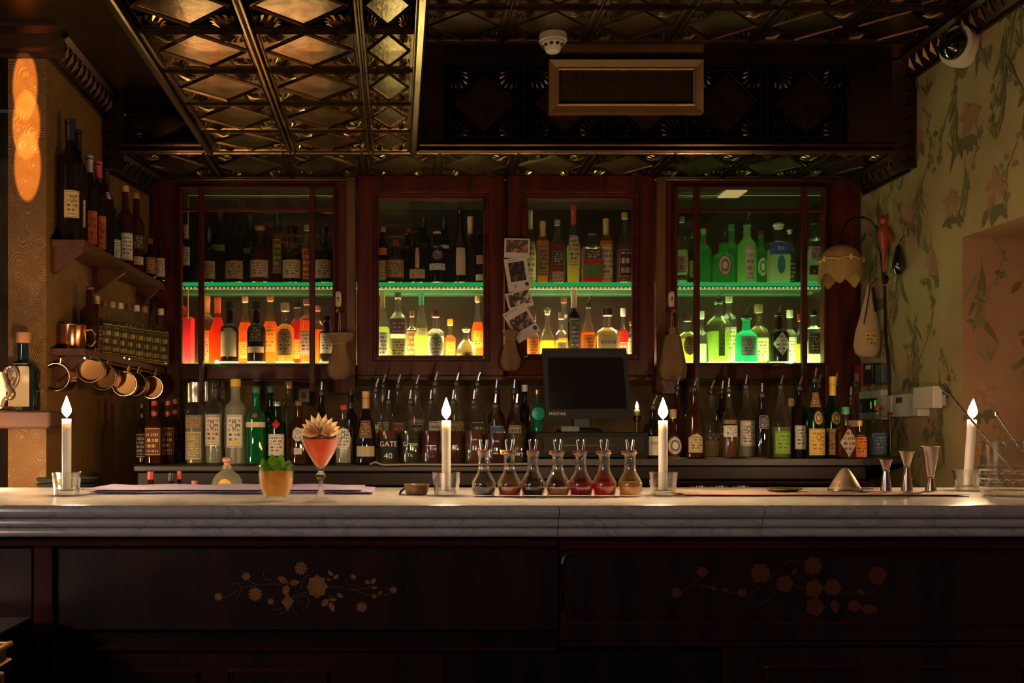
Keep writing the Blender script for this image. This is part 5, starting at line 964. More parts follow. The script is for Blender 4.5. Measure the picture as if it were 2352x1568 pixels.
crow('', 'bottles beside the till', ZK1, [(1205, 884, 26, 3.80, 'tall', 'k', None, 0, ('cap', silv), [], 'thin dark bottle between the cordials and the till')])
# teal round bottle beside the till
D = 3.76; t = thing('bottle', 'round teal glass bottle with slim neck beside the till', 'bottle', (PX(1234, D), D, PZ(992, 3.62) + .001)); zc_ = PZ(950, D) - PZ(992, 3.62) - .001
mb = MB(); mb.lathe([(0, 0), (0, .020), (zc_ * .35, .022), (zc_ - .024, .012)] + [(zc_ - .027 * math.cos(a), .027 * math.sin(a)) for a in [PI * k / 8 for k in range(2, 7)]] + [(zc_ + .04, .008), (zc_ + .07, .008), (zc_ + .075, 0)], 24); mb.build('glass', GL['t'], t)
mb = MB(); mb.lathe([(0, 0), (0, .024), (.002, .025), (.004, .022), (.004, 0)], 24, (0, -.027, zc_), ax='-y'); mb.build('label', pm('teal_disc', (.02, .36, .26), .4, col2=(.05, .52, .40), scale=(120, 120, 120)), t)
mb = MB(); mb.lathe([(zc_ + .073, 0), (zc_ + .073, .010), (zc_ + .09, .010), (zc_ + .091, 0)], 14); mb.build('cap', BRASS, t)
# ---------------------------------------------------------------- till
D = 3.62; t = thing('till_terminal', 'black touch screen till terminal with thick bezel on a stand', 'till', (PX(1350, D), D, 0), .06)
ox = PX(1350, D)
def tq(x, y, d=0.0): return (PX(x, D) - ox, d, PZ(y, D))
mb = MB(); f = [tq(1244, 800), tq(1440, 799), tq(1456, 961), tq(1252, 963)]; bk = [(x * .9, .09, z * 1 + (.01 if i > 1 else -.012)) for i, (x, y, z) in enumerate(f)]; mb.add(f + bk, [(0, 1, 2, 3), (4, 5, 6, 7), (0, 1, 5, 4), (1, 2, 6, 5), (2, 3, 7, 6), (3, 0, 4, 7)]); hs_ = mb.build('screen_housing', pm('till_plastic', (.016, .017, .019), .55, spec=.12), t)
mb = MB(); b = [tq(1257, 822, -.004), tq(1431, 821, -.004), tq(1441, 938, -.004), tq(1262, 940, -.004)]; mb.add(b + [(x, 0.001, z) for x, y, z in b], [(0, 1, 2, 3), (0, 1, 5, 4), (1, 2, 6, 5), (2, 3, 7, 6), (3, 0, 4, 7)]); mb.build('screen', pm('screen_off', (.006, .004, .003), .12), hs_)
mb = MB(); fr = [tq(1248, 806, -.006), tq(1437, 805, -.006), tq(1440, 819, -.006), tq(1249, 820, -.006)]; mb.add(fr + [(x, .001, z) for x, y, z in fr], [(0, 1, 2, 3), (0, 1, 5, 4), (1, 2, 6, 5), (2, 3, 7, 6), (3, 0, 4, 7)]); mb.build('bezel_lip', pm('till_plastic', (0, 0, 0)), hs_)
lettering('micros', S(14, D), lambda a, b: (PX(1279, D) - ox + a, -.003, PZ(949, D) + b), WHITEP, hs_)
mb = MB(); mb.box(PX(1322, D) - ox, PX(1362, D) - ox, .02, .07, PZ(985, D), PZ(945, D), c=.006); mb.build('neck', BLACK, t)
mb = MB(); z0 = PZ(992, D); mb.lathe([(z0, 0), (z0, .085), (z0 + .008, .088), (z0 + .016, .060), (z0 + .018, 0)], 28, (PX(1338, D) - ox, .05, 0), ry=.8); mb.build('foot', BLACK, t)
mb = MB(); mb.box(PX(1284, D) - ox, PX(1326, D) - ox, -.035, -.01, z0 + .0005, z0 + .022, c=.003); mb.build('card_reader', pm('grey_plastic', (.10, .11, .12), .4), t)
cd = thing('cash_drawer', 'wide flat black cash drawer under the till screen', 'cash drawer', (PX(1350, 3.60), 3.52, ZK2)); zt_ = PZ(992, D) - ZK2
mb = MB(); mb.box(PX(1222, 3.6) - PX(1350, 3.6), PX(1478, 3.6) - PX(1350, 3.6), 0, .30, .004, zt_, c=.004); dr = mb.build('drawer_body', pm('drawer_black', (.014, .012, .011), .55, spec=.12), cd)
mb = MB(); mb.box(PX(1240, 3.6) - PX(1350, 3.6), PX(1468, 3.6) - PX(1350, 3.6), -.006, .001, .018, zt_ - .014, c=.002); mb.build('drawer_front', pm('drawer_front', (.020, .017, .015), .55, spec=.15), cd)
mb = MB(); mb.box(PX(1262, 3.6) - PX(1350, 3.6), PX(1400, 3.6) - PX(1350, 3.6), -.009, -.005, zt_ * .5 - .002, zt_ * .5 + .002); mb.build('coin_slot', BLACK, cd)
# little candle standing behind the till
D = 4.02; t = thing('small_candle', 'short lit candle in a holder behind the till edge', 'candle', (PX(1463, D), D, ZK2)); zc_ = PZ(940, D) - ZK2
mb = MB(); mb.lathe([(0, 0), (0, .03), (.005, .032), (.010, .010), (zc_ - .05, .008), (zc_ - .045, .016), (zc_ - .025, .016), (zc_ - .025, 0)], 18); mb.build('holder', pm('dark_brass', (.14, .08, .03), .4, .8), t)
mb = MB(); mb.lathe([(zc_ - .026, 0), (zc_ - .026, .010), (zc_ - .002, .010), (zc_, 0)], 14); mb.build('wax_stick', WAX, t)
mb = MB(); z = zc_; mb.lathe([(z, 0), (z + .006, .006), (z + .012, .0062), (z + .024, .003), (z + .032, 0)], 8); mb.build('flame', emis('small_flame', (1, .6, .22), 70), t)
MICS = [('MIC', .034, .78, INK)]
jug = lab((.60, .55, .46), 'badge', 9, (.10, .05, .04))
crow('on back counter', 'liqueurs on the back counter beside the till', ZK2, [
 (1500, 908, 40, CF, 'round', 'k', 'br', .5, SP(.4), [(.06, .42, 1.0, LWP, 'rect', [('MIC', .017, .62, INK), ('----', .012, .38, INK)])], 'dark bottle, white label lettered MIC,'),
 (1556, 864, 36, 3.80, 'slope', 'n', 'am', .4, SP(.3), [], 'amber bottle, tall spout, behind the candle'),
 (1546, 940, 40, CF, 'ball', 'n', 'am', .5, ('cap', cork), [(.06, .46, .95, jug, 'oval')], 'round jug bottle with ring shaped white label'),
 (1594, 866, 40, CF, 'round', 'n', 'br', .6, SP(.35), [(.08, .34, .9, LC, 'point')], 'brown bottle, pointed cream label, long spout,'),
 (1634, 872, 42, 3.66, 'slope', 'c', 'ye', .3, SP(.35), [(.24, .36, 1.0, LDK)], 'clear bottle, dark diagonal band,'),
 (1659, 874, 32, 3.82, 'tall', 'k', None, 0, SP(.1), [(.2, .5, .8, LDK)], 'dark bottle, spout, behind bands'),
 (1674, 868, 38, CF, 'slope', 'c', 'br', .30, SP(.05), [(.30, .46, .95, LW), (.48, .54, 1.0, LBN)], 'clear bottle, white label above red brown syrup,'),
 (1713, 861, 40, 3.63, 'slope', 'c', 'cl', .3, SP(.15), [(.16, .50, .95, lab((.56, .48, .38), 'emblem', 9))], 'clear bottle, ornate lacy white label,'),
 (1750, 880, 36, CF, 'round', 'k', None, 0, SP(.05), [(.45, .66, .7, lab((.05, .045, .05), 'lines', 9, (.45, .42, .44)))], 'black bottle, silver etched shoulders,'),
 (1793, 862, 42, CF, 'slope', 'c', 'lg', .42, SP(.25), [(.06, .36, .95, LGG)], 'clear bottle, vivid green label,'),
 (1817, 915, 26, 3.80, 'squat', 'c', 'ye', .4, ('cap', (.42, .34, .2)), [], 'small pale bottle, cream cap, in second row'),
 (1836, 864, 34, 3.64, 'tall', 'k', None, 0, SP(.3), [(.12, .44, .95, LW)], 'dark bottle, plain white label, spout,'),
 (1872, 845, 42, CF, 'slope', 'g', 'ye', .5, SP(.15), [(.04, .36, 1.0, LY), (.40, .58, .5, lab((.55, .38, .12), 'badge'), 'oval'), (.62, .80, 1.3, LBN)], 'green bottle, yellow label, gold disc, spout,'),
 (1912, 865, 42, 3.63, 'slope', 'g', 'ye', .5, ('long', yel), [(.04, .36, 1.0, LY), (.40, .58, .5, lab((.55, .38, .12), 'badge'), 'oval')], 'green bottle, yellow label, bright yellow neck,'),
 (1880, 860, 30, 3.82, 'tall', 'k', None, 0, SP(.3), [], 'black bottle, steel spout, behind yellow labels'),
 (1921, 856, 30, 3.80, 'tall', 'n', 'br', .4, SP(.1), [], 'brown bottle, straight steel spout, behind yellow neck'),
 (1954, 888, 34, 3.74, 'slope', 'n', 'rd', .5, SP(.05), [(.5, .6, .8, LP)], 'red brown bottle, pink collar, spout,'),
 (1964, 858, 28, 3.88, 'tall', 'c', 'gn', .4, SP(.3), [], 'clear bottle of green liqueur, curved spout,'),
 (1942, 935, 36, 3.525, 'squat', 'n', 'rd', .5, ('cap', (.06, .3, .14)), [(.02, .62, .95, lab((.40, .28, .22), 'lines', 6), 'diamond')], 'red bottle, pink diamond label, green cap,', dict(p=6)),
 (1974, 966, 26, 3.56, 'squat', 'n', 'br', .5, ('cap', gold), [(.04, .62, 1.0, LO)], 'small dark bottle, orange label,', dict(p=5)),
 (2016, 932, 38, 3.93, 'round', 'c', 'cl', .4, ('cap', red), [(.06, .46, .95, lab((.06, .14, .34), 'emblem', 6, (.6, .5, .45)))], 'clear bottle, blue and red label, red cap,'),
])
for k, (x, D, r) in enumerate(((1555, 3.535, .055), (1648, 3.53, .062), (1738, 3.53, .058))):
    t = thing('coaster_plate', ('small saucer by the ring labelled jug', 'small saucer below the white and red brown bottle', 'small saucer below the lacy label bottle')[k], 'saucer', (PX(x, D), D - .0, ZK2), 0, 'saucers on the back counter'); mb = MB(); mb.lathe([(0, 0), (0, r * .6), (.004, r * .78), (.004, r * .76), (.002, r * .55), (.002, 0)], 28, ry=.45); mb.build('plate', pm('cream_china', (.40, .31, .20), .35), t)
# ================================================================ wall shelves with wine bottles, flasks and copper mugs
ZS1, ZS2 = 1.888, 1.535
def XF(d): return -1.012 + .040 * (d - 3.22)      # front edge line of the shelves
def wallshelf(z, label, brackets, th=.022):
    t = thing('wall_shelf', label, 'shelf', (XL, 3.22, z - th))
    pts = [(XL + .001, 3.23), (XF(3.23), 3.23), (XF(4.19), 4.19), (XW(4.19) + .001, 4.19), (XL + .001, DB)]
    mb = MB(); mb.ext([(x - XL, y - 3.22) for x, y in pts], 0, th - .0005, 'xy'); mb.build('board', BROWN, t)
    for d in brackets:
        mb = MB(); a = XW(d) - XL + .001; b = XF(d) - XL - .012; mb.ext([(a, 0), (b, 0), (b, -.012), (a + .012, -.085), (a, -.085)], d - 3.22, d - 3.22 + .02, 'xz'); mb.build('bracket', BROWN, t)
    return t
wallshelf(ZS1, 'oak wall shelf carrying the wine bottles', (3.24, 3.68, 4.12)); wallshelf(ZS2, 'oak wall shelf carrying the copper mug and flasks', (3.26, 4.10))
def onshelf(x, D, ytop, wpx, zb, kind, g, liq, fill, cap, labels, label, group, **kw):
    r = S(wpx, D) / 2; X = max(PX(x, D), XW(D) + r + .004); bottle(0, ytop, wpx, D, zb, kind, g, liq, fill, cap, labels, label, group, X=X, rz=kw.pop('rz', .45), **kw)
LRED = lab((.45, .10, .03), 'emblem', 5, (.12, .02, .02)); GA = 'bottles on the upper wall shelf'
for q in (
 (150, 3.30, 276, 56, 'wine', 'k', None, 0, ('long', blk), [(.19, .41, .62, lab((.55, .38, .18), 'emblem', 6))], 'largest black wine bottle, cream picture label, at shelf end'),
 (178, 3.39, 300, 46, 'wine', 'k', None, 0, ('long', (.02, .012, .01)), [(.17, .40, .7, lab((.50, .34, .16), 'emblem', 6))], 'black wine bottle, cream label, behind the largest'),
 (205, 3.48, 358, 42, 'wine', 'k', None, 0, ('long', silv, .6), [(.08, .42, .8, LRED)], 'wine bottle, silver capsule, red poster label'),
 (226, 3.565, 372, 40, 'wine', 'k', None, 0, ('long', (.5, .05, .07)), [(.08, .42, .8, LRED)], 'wine bottle, crimson capsule, red poster label'),
 (243, 3.645, 388, 38, 'wine', 'k', None, 0, ('long', blk), [(.66, .74, .6, LW)], 'black wine bottle, small white neck print'),
 (262, 3.725, 468, 34, 'slope', 'g', 'gn', .5, ('cap', grn), [(.1, .4, .8, LW)], 'green bottle, white label, between wine and whisky'),
 (288, 3.815, 428, 38, 'round', 'n', 'br', .55, ('cap', (.55, .40, .25)), [(.10, .42, .8, LW)], 'brown whisky bottle, pale cap, white label'),
 (313, 3.92, 444, 36, 'round', 'n', 'br', .55, ('cap', (.45, .2, .1)), [(.1, .2, .8, LC), (.3, .46, .8, LDK)], 'brown whisky bottle, copper cap, low cream label'),
 (344, 4.03, 548, 30, 'squat', 'k', None, 0, ('cap', brn), [(.1, .5, .8, LBN)], 'small dark bottle, brown label, near cabinet stile'),
 (366, 4.12, 552, 28, 'squat', 'k', None, 0, ('cap', blk), [(.1, .55, .8, LP)], 'small black bottle, pale label, touching cabinet stile')):
    onshelf(q[0], q[1], q[2], q[3], ZS1, *q[4:10], q[10] + ', upper wall shelf', GA)
# lower shelf: copper mug, stoppered bottle, square flasks
LINING = pm('mug_lining', (.30, .16, .07), .34, 1.0)
def mug(name, label, loc, rot, lying=False, group=None):
    t = thing(name, label, 'mug', loc, 0, group); t.rotation_euler = rot
    r, h = .0440, .084
    mb = MB(); mb.lathe([(0, 0), (0, r * .95), (.003, r), (h, r), (h + .001, r - .0015)], 36); mb.build('cup', COPPER, t)
    mb = MB(); mb.lathe([(h + .001, r - .0015), (h - .001, r - .003), (.004, r - .003), (.003, r * .5), (.003, 0)], 36); mb.build('lining', LINING, t)
    mb = MB(); mb.tube([(r * math.cos(a), r * math.sin(a), h) for a in [2 * PI * k / 36 for k in range(37)]], .0016, 6); mb.build('rim', pm('tinned_rim', (.75, .68, .55), .2, 1.0), t)
    mb = MB(); mb.tube([(r - .002, 0, h * .82), (r + .018, 0, h * .86), (r + .028, 0, h * .68), (r + .028, 0, h * .38), (r + .017, 0, h * .20), (r - .002, 0, h * .24)], .0038, 8); mb.build('handle', BRASS, t); return t
D = 3.32; mug('copper_mug', 'copper mug standing on the lower wall shelf', (PX(170, D) - .005, D, ZS2), (0, 0, .25))
mb = MB(); rnd = random.Random(5); vs = [(.022 * math.cos(k * .9) * rnd.uniform(.5, 1), .022 * math.sin(k * .9) * rnd.uniform(.5, 1), rnd.uniform(0, .018)) for k in range(14)]
bm = bmesh.new(); [bm.verts.new(v) for v in vs]; bmesh.ops.convex_hull(bm, input=bm.verts); me = bpy.data.meshes.new('crumpled_foil'); bm.to_mesh(me); bm.free(); me.materials.append(pm('crumpled_foil', (.75, .66, .55), .3, 1.0)); o = bpy.data.objects.new('crumpled_foil', me); COL.objects.link(o); o.location = (PX(163, D) - .005, D, ZS2 + .074); tag(o, 'crumpled silver foil on the standing copper mug', 'foil')
GF = 'bottles and flasks on the lower wall shelf'
onshelf(206, 3.46, 657, 44, ZS2, 'round', 'n', 'dk', .6, ('ball', (.16, .06, .03)), [], 'dark bottle, ball stopper, behind the standing copper mug', GF)
onshelf(222, 3.545, 680, 30, ZS2, 'squat', 'n', 'br', .5, ('cap', pnk), [(.1, .5, .8, LDK)], 'small brown bottle, pink cap, beside ball stoppered bottle', GF)
for k in range(8):
    D = 3.625 + .068 * k; words = ('nearest the brown pink-capped bottle', 'second', 'third', 'fourth', 'fifth', 'sixth', 'seventh', 'eighth, nearest the cabinet stile')[k]
    onshelf(240 + 18.5 * k, D, 691 + 2.6 * k, 29, ZS2, 'square', 'c', 'ye', .55, ('cap', (brn, (.5, .3, .2), silv, brn, wht, (.4, .2, .1), blk, wht)[k]), [(.06, .60, .9, lab((.05, .035, .012), 'lines', 4, (.62, .42, .10)))], 'small square flask, yellow lettering, lower wall shelf, %s' % (words if k in (0, 7) else words + ' counted from pink-capped bottle'), GF, p=7, rz=.5, name='flask', cat='flask', seg=16)
# hanging mugs: rail with hooks under the lower shelf
t = thing('mug_rail', 'thin metal rail with hooks under the lower wall shelf', 'rail', (0, 3.22, ZS2 - .03)); mb = MB(); mb.tube([(XF(3.24) - .006, .03, 0), (XF(4.15) - .006, .93, 0)], .004, 8); mb.build('bar', STEEL, t)
for d in (3.30, 3.70, 4.08):
    mb = MB(); mb.tube([(XF(d) - .006, d - 3.22, 0), (XF(d) - .006, d - 3.22, .012)], .004, 6); mb.build('bracket', STEEL, t)
for k, (x, y, D, word) in enumerate(((138, 868, 3.255, 'pushed against the wall'), (206, 849, 3.36, 'foremost, tilted out'), (242, 868, 3.50, 'third along the rail'), (284, 882, 3.66, 'fourth along the rail'), (312, 884, 3.82, 'fifth along the rail'), (346, 890, 4.00, 'last along the rail'))):
    X = PX(x, D); z = PZ(y, D)
    m = mug('copper_mug', 'copper mug hanging mouth outwards under the shelf, ' + word, (X, D + .04, z), (PI / 2, -PI / 2 - .15, 0), group='copper mugs hanging under the shelf')
    m.rotation_euler = (PI / 2 + (.06 if k % 2 else -.04), -PI / 2 + .2, .10 if k else .05)
    mb = MB(); hk = thing('hook', 'small steel hook holding the copper mug ' + word, 'hook', (X, D + .0, z + .066), 0, 'hooks on the mug rail'); zt2 = ZS2 - .033 - (z + .066); mb.tube([(0, 0, -.012), (.006, 0, -.016), (.009, 0, -.008), (.004, .01, .0), (XF(D) - .006 - X, .02, max(zt2, .006))], .002, 6); mb.build('wire', STEEL, hk)

# ---------------------------------------------------------------- ledge on the wall end with bottle and lamp
t = thing('wall_ledge', 'thick brown wooden ledge fixed to the papered wall end', 'ledge', (-1.3, 3.1, 0)); mb = MB(); mb.box(-.5, PX(119, 3.0) + 1.3, -.12, .098, PZ(983, 3.0), PZ(943, 3.0), c=.006); mb.build('board', pm('ledge_wood', (.085, .028, .011), .5, col2=(.045, .014, .006), scale=(3, 20, 20)), t); ZLD = PZ(943, 3.0)
D = 3.14; t = bottle(53, 764, 68, D, ZLD, 'squat', 'n', None, 0, ('cap', (.62, .27, .12)), [(.06, .60, .62, lab((.62, .48, .33), 'plain'))], 'dark teal bottle, big blank cream label, on wall ledge', 'ledge things', p=6, flat=.8)
for c in t.children:
    if c.name.startswith('glass'): c.data.materials[0] = glassy('smoky_teal_glass', (.10, .14, .12), (.018, .030, .026), .6, gloss=.7, base=.06)
    if c.name.startswith('label'):
        lettering('EP', .012, lambda a, b: (a - .004, -.0365 - .0016, .030 + b), INK, c)
        mb = MB()
        for k in range(7): mb.tube([(-.032 + .004 * k, -.0375, .128), (-.036 + .007 * k, -.0375, .118 - .004 * (k % 3))], .0014, 5)
        mb.build('blue_drawing', pm('teal_print', (.02, .16, .20), .5), c)
D = 3.02; t = thing('table_lamp', 'small lamp with glowing milk glass shade and bronze scroll bracket', 'lamp', (PX(-22, D), D, ZLD)); k_ = S(1, D)
mb = MB(); mb.lathe([(.006, 0), (.006, .030), (.012, .034), (.03, .042), (.07, .046), (.105, .040), (.118, .034), (.118, .031), (.10, .036), (.07, .042), (.03, .038), (.012, .030)], 28); mb.build('shade', pm('milk_glass', (.75, .62, .42), .35, emit=(1.0, .66, .30), estr=.9), t)
mb = MB(); mb.lathe([(0, 0), (0, .036), (.006, .036), (.008, .022), (.010, 0)], 24); mb.build('base', pm('bronze', (.22, .13, .08), .3, .8), t)
def px(x, y): return (PX(x, D) - PX(-22, D), -.01, PZ(y, D) - ZLD)
mb = MB(); mb.tube([px(*q) for q in curve((8, 935), (14, 918), (30, 908), (26, 892), (18, 872), (14, 855), (22, 843), (36, 842), (44, 856), (42, 876), (33, 890), (30, 878), (36, 868))], [.007] * 8 + [.011] * 10 + [.008] * 12 + [.006] * (len(curve((8, 935), (14, 918), (30, 908), (26, 892), (18, 872), (14, 855), (22, 843), (36, 842), (44, 856), (42, 876), (33, 890), (30, 878), (36, 868))) - 30), 10); mb.build('scroll_bracket', pm('bronze', (0, 0, 0)), t)
mb = MB(); mb.tube([px(12, 938), px(28, 936), px(36, 941)], .005, 8); mb.build('scroll_foot', pm('bronze', (0, 0, 0)), t)

# ================================================================ sacks, photos, picture
SACK = pm('brown_cloth', (.23, .125, .055), .9, col2=(.17, .09, .038), scale=(30, 30, 8), bump=.3, bscale=150)
def sack(x, yhook, ytop, yneck, ybot, wpx, D, label, flare=1.0, ph=0.0, wtop=.42):
    t = thing('cloth_sack', label, 'sack', (PX(x, D), D, PZ(yhook, D)), 0, 'cloth sacks hung on the cabinet knobs'); z0 = PZ(yhook, D); r = S(wpx, D) / 2
    def z(y): return PZ(y, D) - z0
    pf = [(z(ybot), 0), (z(ybot - 2), r * .55), (z(ybot - 10), r * .88), (z(ybot - 28), r * 1.0), (z((ybot + yneck) / 2), r * .84), (z(yneck + 8), r * .55), (z(yneck), r * wtop), (z((yneck + ytop) / 2), r * wtop * 1.25 * flare), (z(ytop), r * wtop * 1.45 * flare), (z(ytop + 1), r * wtop * 1.2 * flare)]
    mb = MB(); mb.lathe(pf, 40, ry=.62, wob=lambda a, zz_: 1 + .055 * math.sin(7 * a + ph) + .03 * math.sin(11 * a + 1.3 + ph)); mb.build('bag', SACK, t)
    mb = MB(); mb.tube([(r * wtop * 1.05 * math.cos(a), r * .62 * wtop * 1.05 * math.sin(a), z(yneck)) for a in [2 * PI * k / 16 for k in range(17)]], .0022, 6); mb.tube([(0, -.005, z(yneck)), (.004, .006, z((yneck + yhook) / 2)), (0, .012, 0)], .0018, 6); mb.tube([(-.004, -.005, z(yneck)), (-.005, .006, z((yneck + yhook) / 2)), (0, .012, 0)], .0018, 6); mb.build('drawstring', pm('string', (.30, .2, .1), .9), t)
sack(780, 716, 765, 790, 873, 58, 4.165, 'gathered brown cloth sack hung from the knob by the copper mug cabinet', 1.5, .4, .5); sack(1172, 742, 758, 778, 853, 46, 4.165, 'narrow brown cloth sack hung under the pinned photos', 1.1, 1.1, .5); sack(1545, 716, 752, 764, 876, 62, 4.165, 'limp brown cloth sack hung beside the lit gin cabinet', .8, 2.2, .22)
PHW = pm('photo_card', (.48, .40, .37), .5)
def photomat(i, c1, c2): return pm('photo_image_%d' % i, c1, .35, col2=c2, scale=(45, 45, 45), detail=6, ramp=(.5, .62))
def photo(x, y, wpx, hpx, rot, im, D, i, label, dots):
    t = thing('photo_print', label, 'photo', (PX(x, D), D, PZ(y, D)), 0, 'photo prints pinned between the cabinet doors'); t.rotation_euler = (0, rot, 0); a, b = S(wpx, D) / 2, S(hpx, D) / 2
    mb = MB(); mb.box(-a, a, 0, .0022, -b, b); mb.build('card', PHW, t)
    x0, x1, y0, y1 = im; mb = MB(); mb.box(-a + 2 * a * x0, -a + 2 * a * x1, -.0008, .0004, b - 2 * b * y1, b - 2 * b * y0); mb.build('image', photomat(i, *dots[0]), t)
    for q in dots[1:]:
        mb = MB(); mb.lathe([(0, 0), (0, S(4.2, D) * q[2]), (.0008, S(4.2, D) * q[2]), (.0008, 0)], 14, (-a + 2 * a * q[0], 0, b - 2 * b * q[1]), ax='-y'); mb.build('print_badge', INK if len(q) < 4 else q[3], t)
    mb = MB()
    for k in range(3): mb.box(-a * .6 + .3 * a * k, -a * .45 + .3 * a * k, -.0006, .0004, b - 2 * b * .07, b - 2 * b * .05)
    if i in (1, 3): mb.build('caption', INK, t)
photo(1187.5, 570, 58, 45, .03, (.07, .93, .07, .72), 4.190, 0, 'landscape photo print with rosy blur, topmost of the strip', [((.06, .045, .030), (.42, .17, .13))])
photo(1189, 629, 53, 76, -.16, (.16, .84, .13, .72), 4.184, 1, 'upright white bordered photo print with dark picture, second down', [((.018, .014, .014), (.13, .06, .05)), (.83, .84, 1.1), (.33, .86, .9, pm('stamp_grey', (.25, .2, .18), .6))])
photo(1193, 688, 58, 42, -.28, (.08, .92, .10, .80), 4.187, 2, 'landscape photo print of pale shapes, third down', [((.03, .025, .02), (.50, .42, .32))])
photo(1198, 741, 58, 76, -.52, (.10, .90, .26, .70), 4.180, 3, 'tilted white bordered photo print, lowest, over the sack', [((.03, .012, .014), (.32, .17, .16)), (.86, .83, 1.2), (.10, .08, .5)])
D = 4.70; t = thing('framed_picture', 'small dark framed picture on wall behind the rum bottles', 'picture', (PX(698, D), D, PZ(908, D))); a, b = S(16, D), S(19, D); mb = MB()
for q in ((-a, a, b - .008, b), (-a, a, -b, -b + .008), (-a, -a + .008, -b + .008, b - .008), (a - .008, a, -b + .008, b - .008)): mb.box(q[0], q[1], -.012, .079, q[2], q[3], c=.002)
mb.build('frame', DWOOD, t); mb = MB(); mb.box(-a + .008, a - .008, -.004, .03, -b + .008, b - .008); mb.build('mount', pm('mount_board', (.40, .28, .15), .7), t); mb = MB(); mb.box(-a + .022, a - .022, -.006, -.003, -b + .024, b - .024); mb.build('print', pm('dark_print', (.03, .02, .015), .5), t)

# ================================================================ right wall things
def XRW(x): return XR * FPX / (x - CX)      # depth at which a right-wall point shows at column x
def wallbox(name, label, cat, x0, x1, y0, y1, th, m, extra=None, group=None):
    d1, d0 = XRW(x0), XRW(x1); dm = (d0 + d1) / 2; t = thing(name, label, cat, (XR, dm, PZ(y1, dm)), 0, group); hh = PZ(y0, dm) - PZ(y1, dm); hw = (d1 - d0) / 2
    mb = MB(); mb.box(-th, -.0008, -hw, hw, 0, hh, c=.003); mb.build('box', m, t)
    if extra:
        for nm, u0, u1, v0, v1, mm, pt in extra: mb = MB(); mb.box(-th - pt, -th + .001, -hw + 2 * hw * (1 - u1), -hw + 2 * hw * (1 - u0), hh * v0, hh * v1, c=.0006); mb.build(nm, mm, t)
    return t
wallbox('alarm_point', 'dark red alarm box on the wall beneath the cloth bottle bag', 'alarm', 1985, 2004, 836, 886, .045, pm('dull_red_plastic', (.16, .012, .016), .4), [('pale_panel', .15, .6, .2, .6, pm('grey_plate', (.20, .14, .14), .5), .002)])
wallbox('black_box', 'small black wall box with a pale yellow tag', 'wall box', 2006, 2026, 835, 880, .04, BLACK, [('yellow_tag', .25, .8, .7, .92, pm('yellow_tag', (.40, .32, .14), .6), .0015)])
wallbox('blue_box', 'small slate blue wall box beside the hanging cable', 'wall box', 2029, 2047, 836, 882, .035, pm('slate_blue', (.045, .055, .075), .5))
wallbox('wall_panel', 'white wall panel with a dark window and green light bars', 'panel', 1994, 2047, 897, 964, .04, WHITEP, [('dark_window', .02, .82, .25, .74, BLACK, .002), ('green_light', .55, .60, .38, .62, emis('green_bar', (.12, .8, .05), .35), .003), ('green_light', .72, .80, .35, .66, emis('green_bar', (0, 0, 0), 0), .003)])
wallbox('thermostat', 'white thermostat box with small dark display on the wall', 'thermostat', 2051, 2137, 905, 957, .045, WHITEP, [('display', .42, .58, .60, .86, pm('display', (.07, .055, .03), .3), .002), ('front_flap', .03, .30, .05, .96, WHITEP, .006), ('small_key', .22, .30, .08, .22, pm('key', (.16, .08, .05), .5), .008)])
t = thing('paper_note', 'white paper note pad fixed to the wall beside the candle', 'note', (XR - .04, 3.62, PZ(938, 3.62))); mb = MB(); mb.box(-.035, -.001, -.07, .07, 0, S(50, 3.62), c=.002); mb.build('pad', WHITEP, t); mb = MB(); mb.box(-.001, .039, -.02, .02, .01, .05); mb.build('bracket', WHITEP, t)
# cctv dome
D = 3.47; t = thing('security_camera', 'white wall mounted dome security camera with dark glass dome', 'camera', (XR, D, PZ(108, D))); mb = MB(); mb.lathe([(.001, 0), (.001, .070), (.03, .071), (.055, .066), (.058, .052), (.058, 0)], 36, ax='-x'); mb.build('housing', pm('cream_white', (.62, .50, .40), .45), t)
mb = MB(); mb.lathe([(.055 + .052 * math.sin(a), .052 * math.cos(a)) for a in [PI / 2 * k / 8 for k in range(8)]] + [(.107, 0)], 30, ax='-x'); mb.build('glass_dome', pm('black_dome', (.006, .007, .006), .08, coat=1), t)
t.rotation_euler = (0, 0, .35)
# smoke detector and vent
D = 3.61; t = thing('smoke_detector', 'white round smoke detector on the tin ceiling', 'smoke detector', (PX(1270, D), D, ZCE + .004)); r = S(32, D); mb = MB(); mb.lathe([(0, 0), (0, r), (-.024, r), (-.026, r * .9), (-.034, r * .88), (-.046, r * .60), (-.060, r * .5), (-.064, r * .38), (-.064, 0)], 30); mb.build('housing', WHITEP, t)
mb = MB()
for k in range(10): a = 2 * PI * k / 10; mb.box(r * .70 * math.cos(a) - .006, r * .70 * math.cos(a) + .006, r * .70 * math.sin(a) - .006, r * .70 * math.sin(a) + .006, -.0455, -.039)
mb.build('slots', INK, t)
D = DB - .012; t = thing('air_vent', 'bronze framed perforated air vent in the tin bulkhead', 'vent', (PX(1436, D), D, PZ(263, D))); hw, hh = S(176, D), S(121, D); BZ = pm('vent_bronze', (.42, .25, .13), .45, .55)
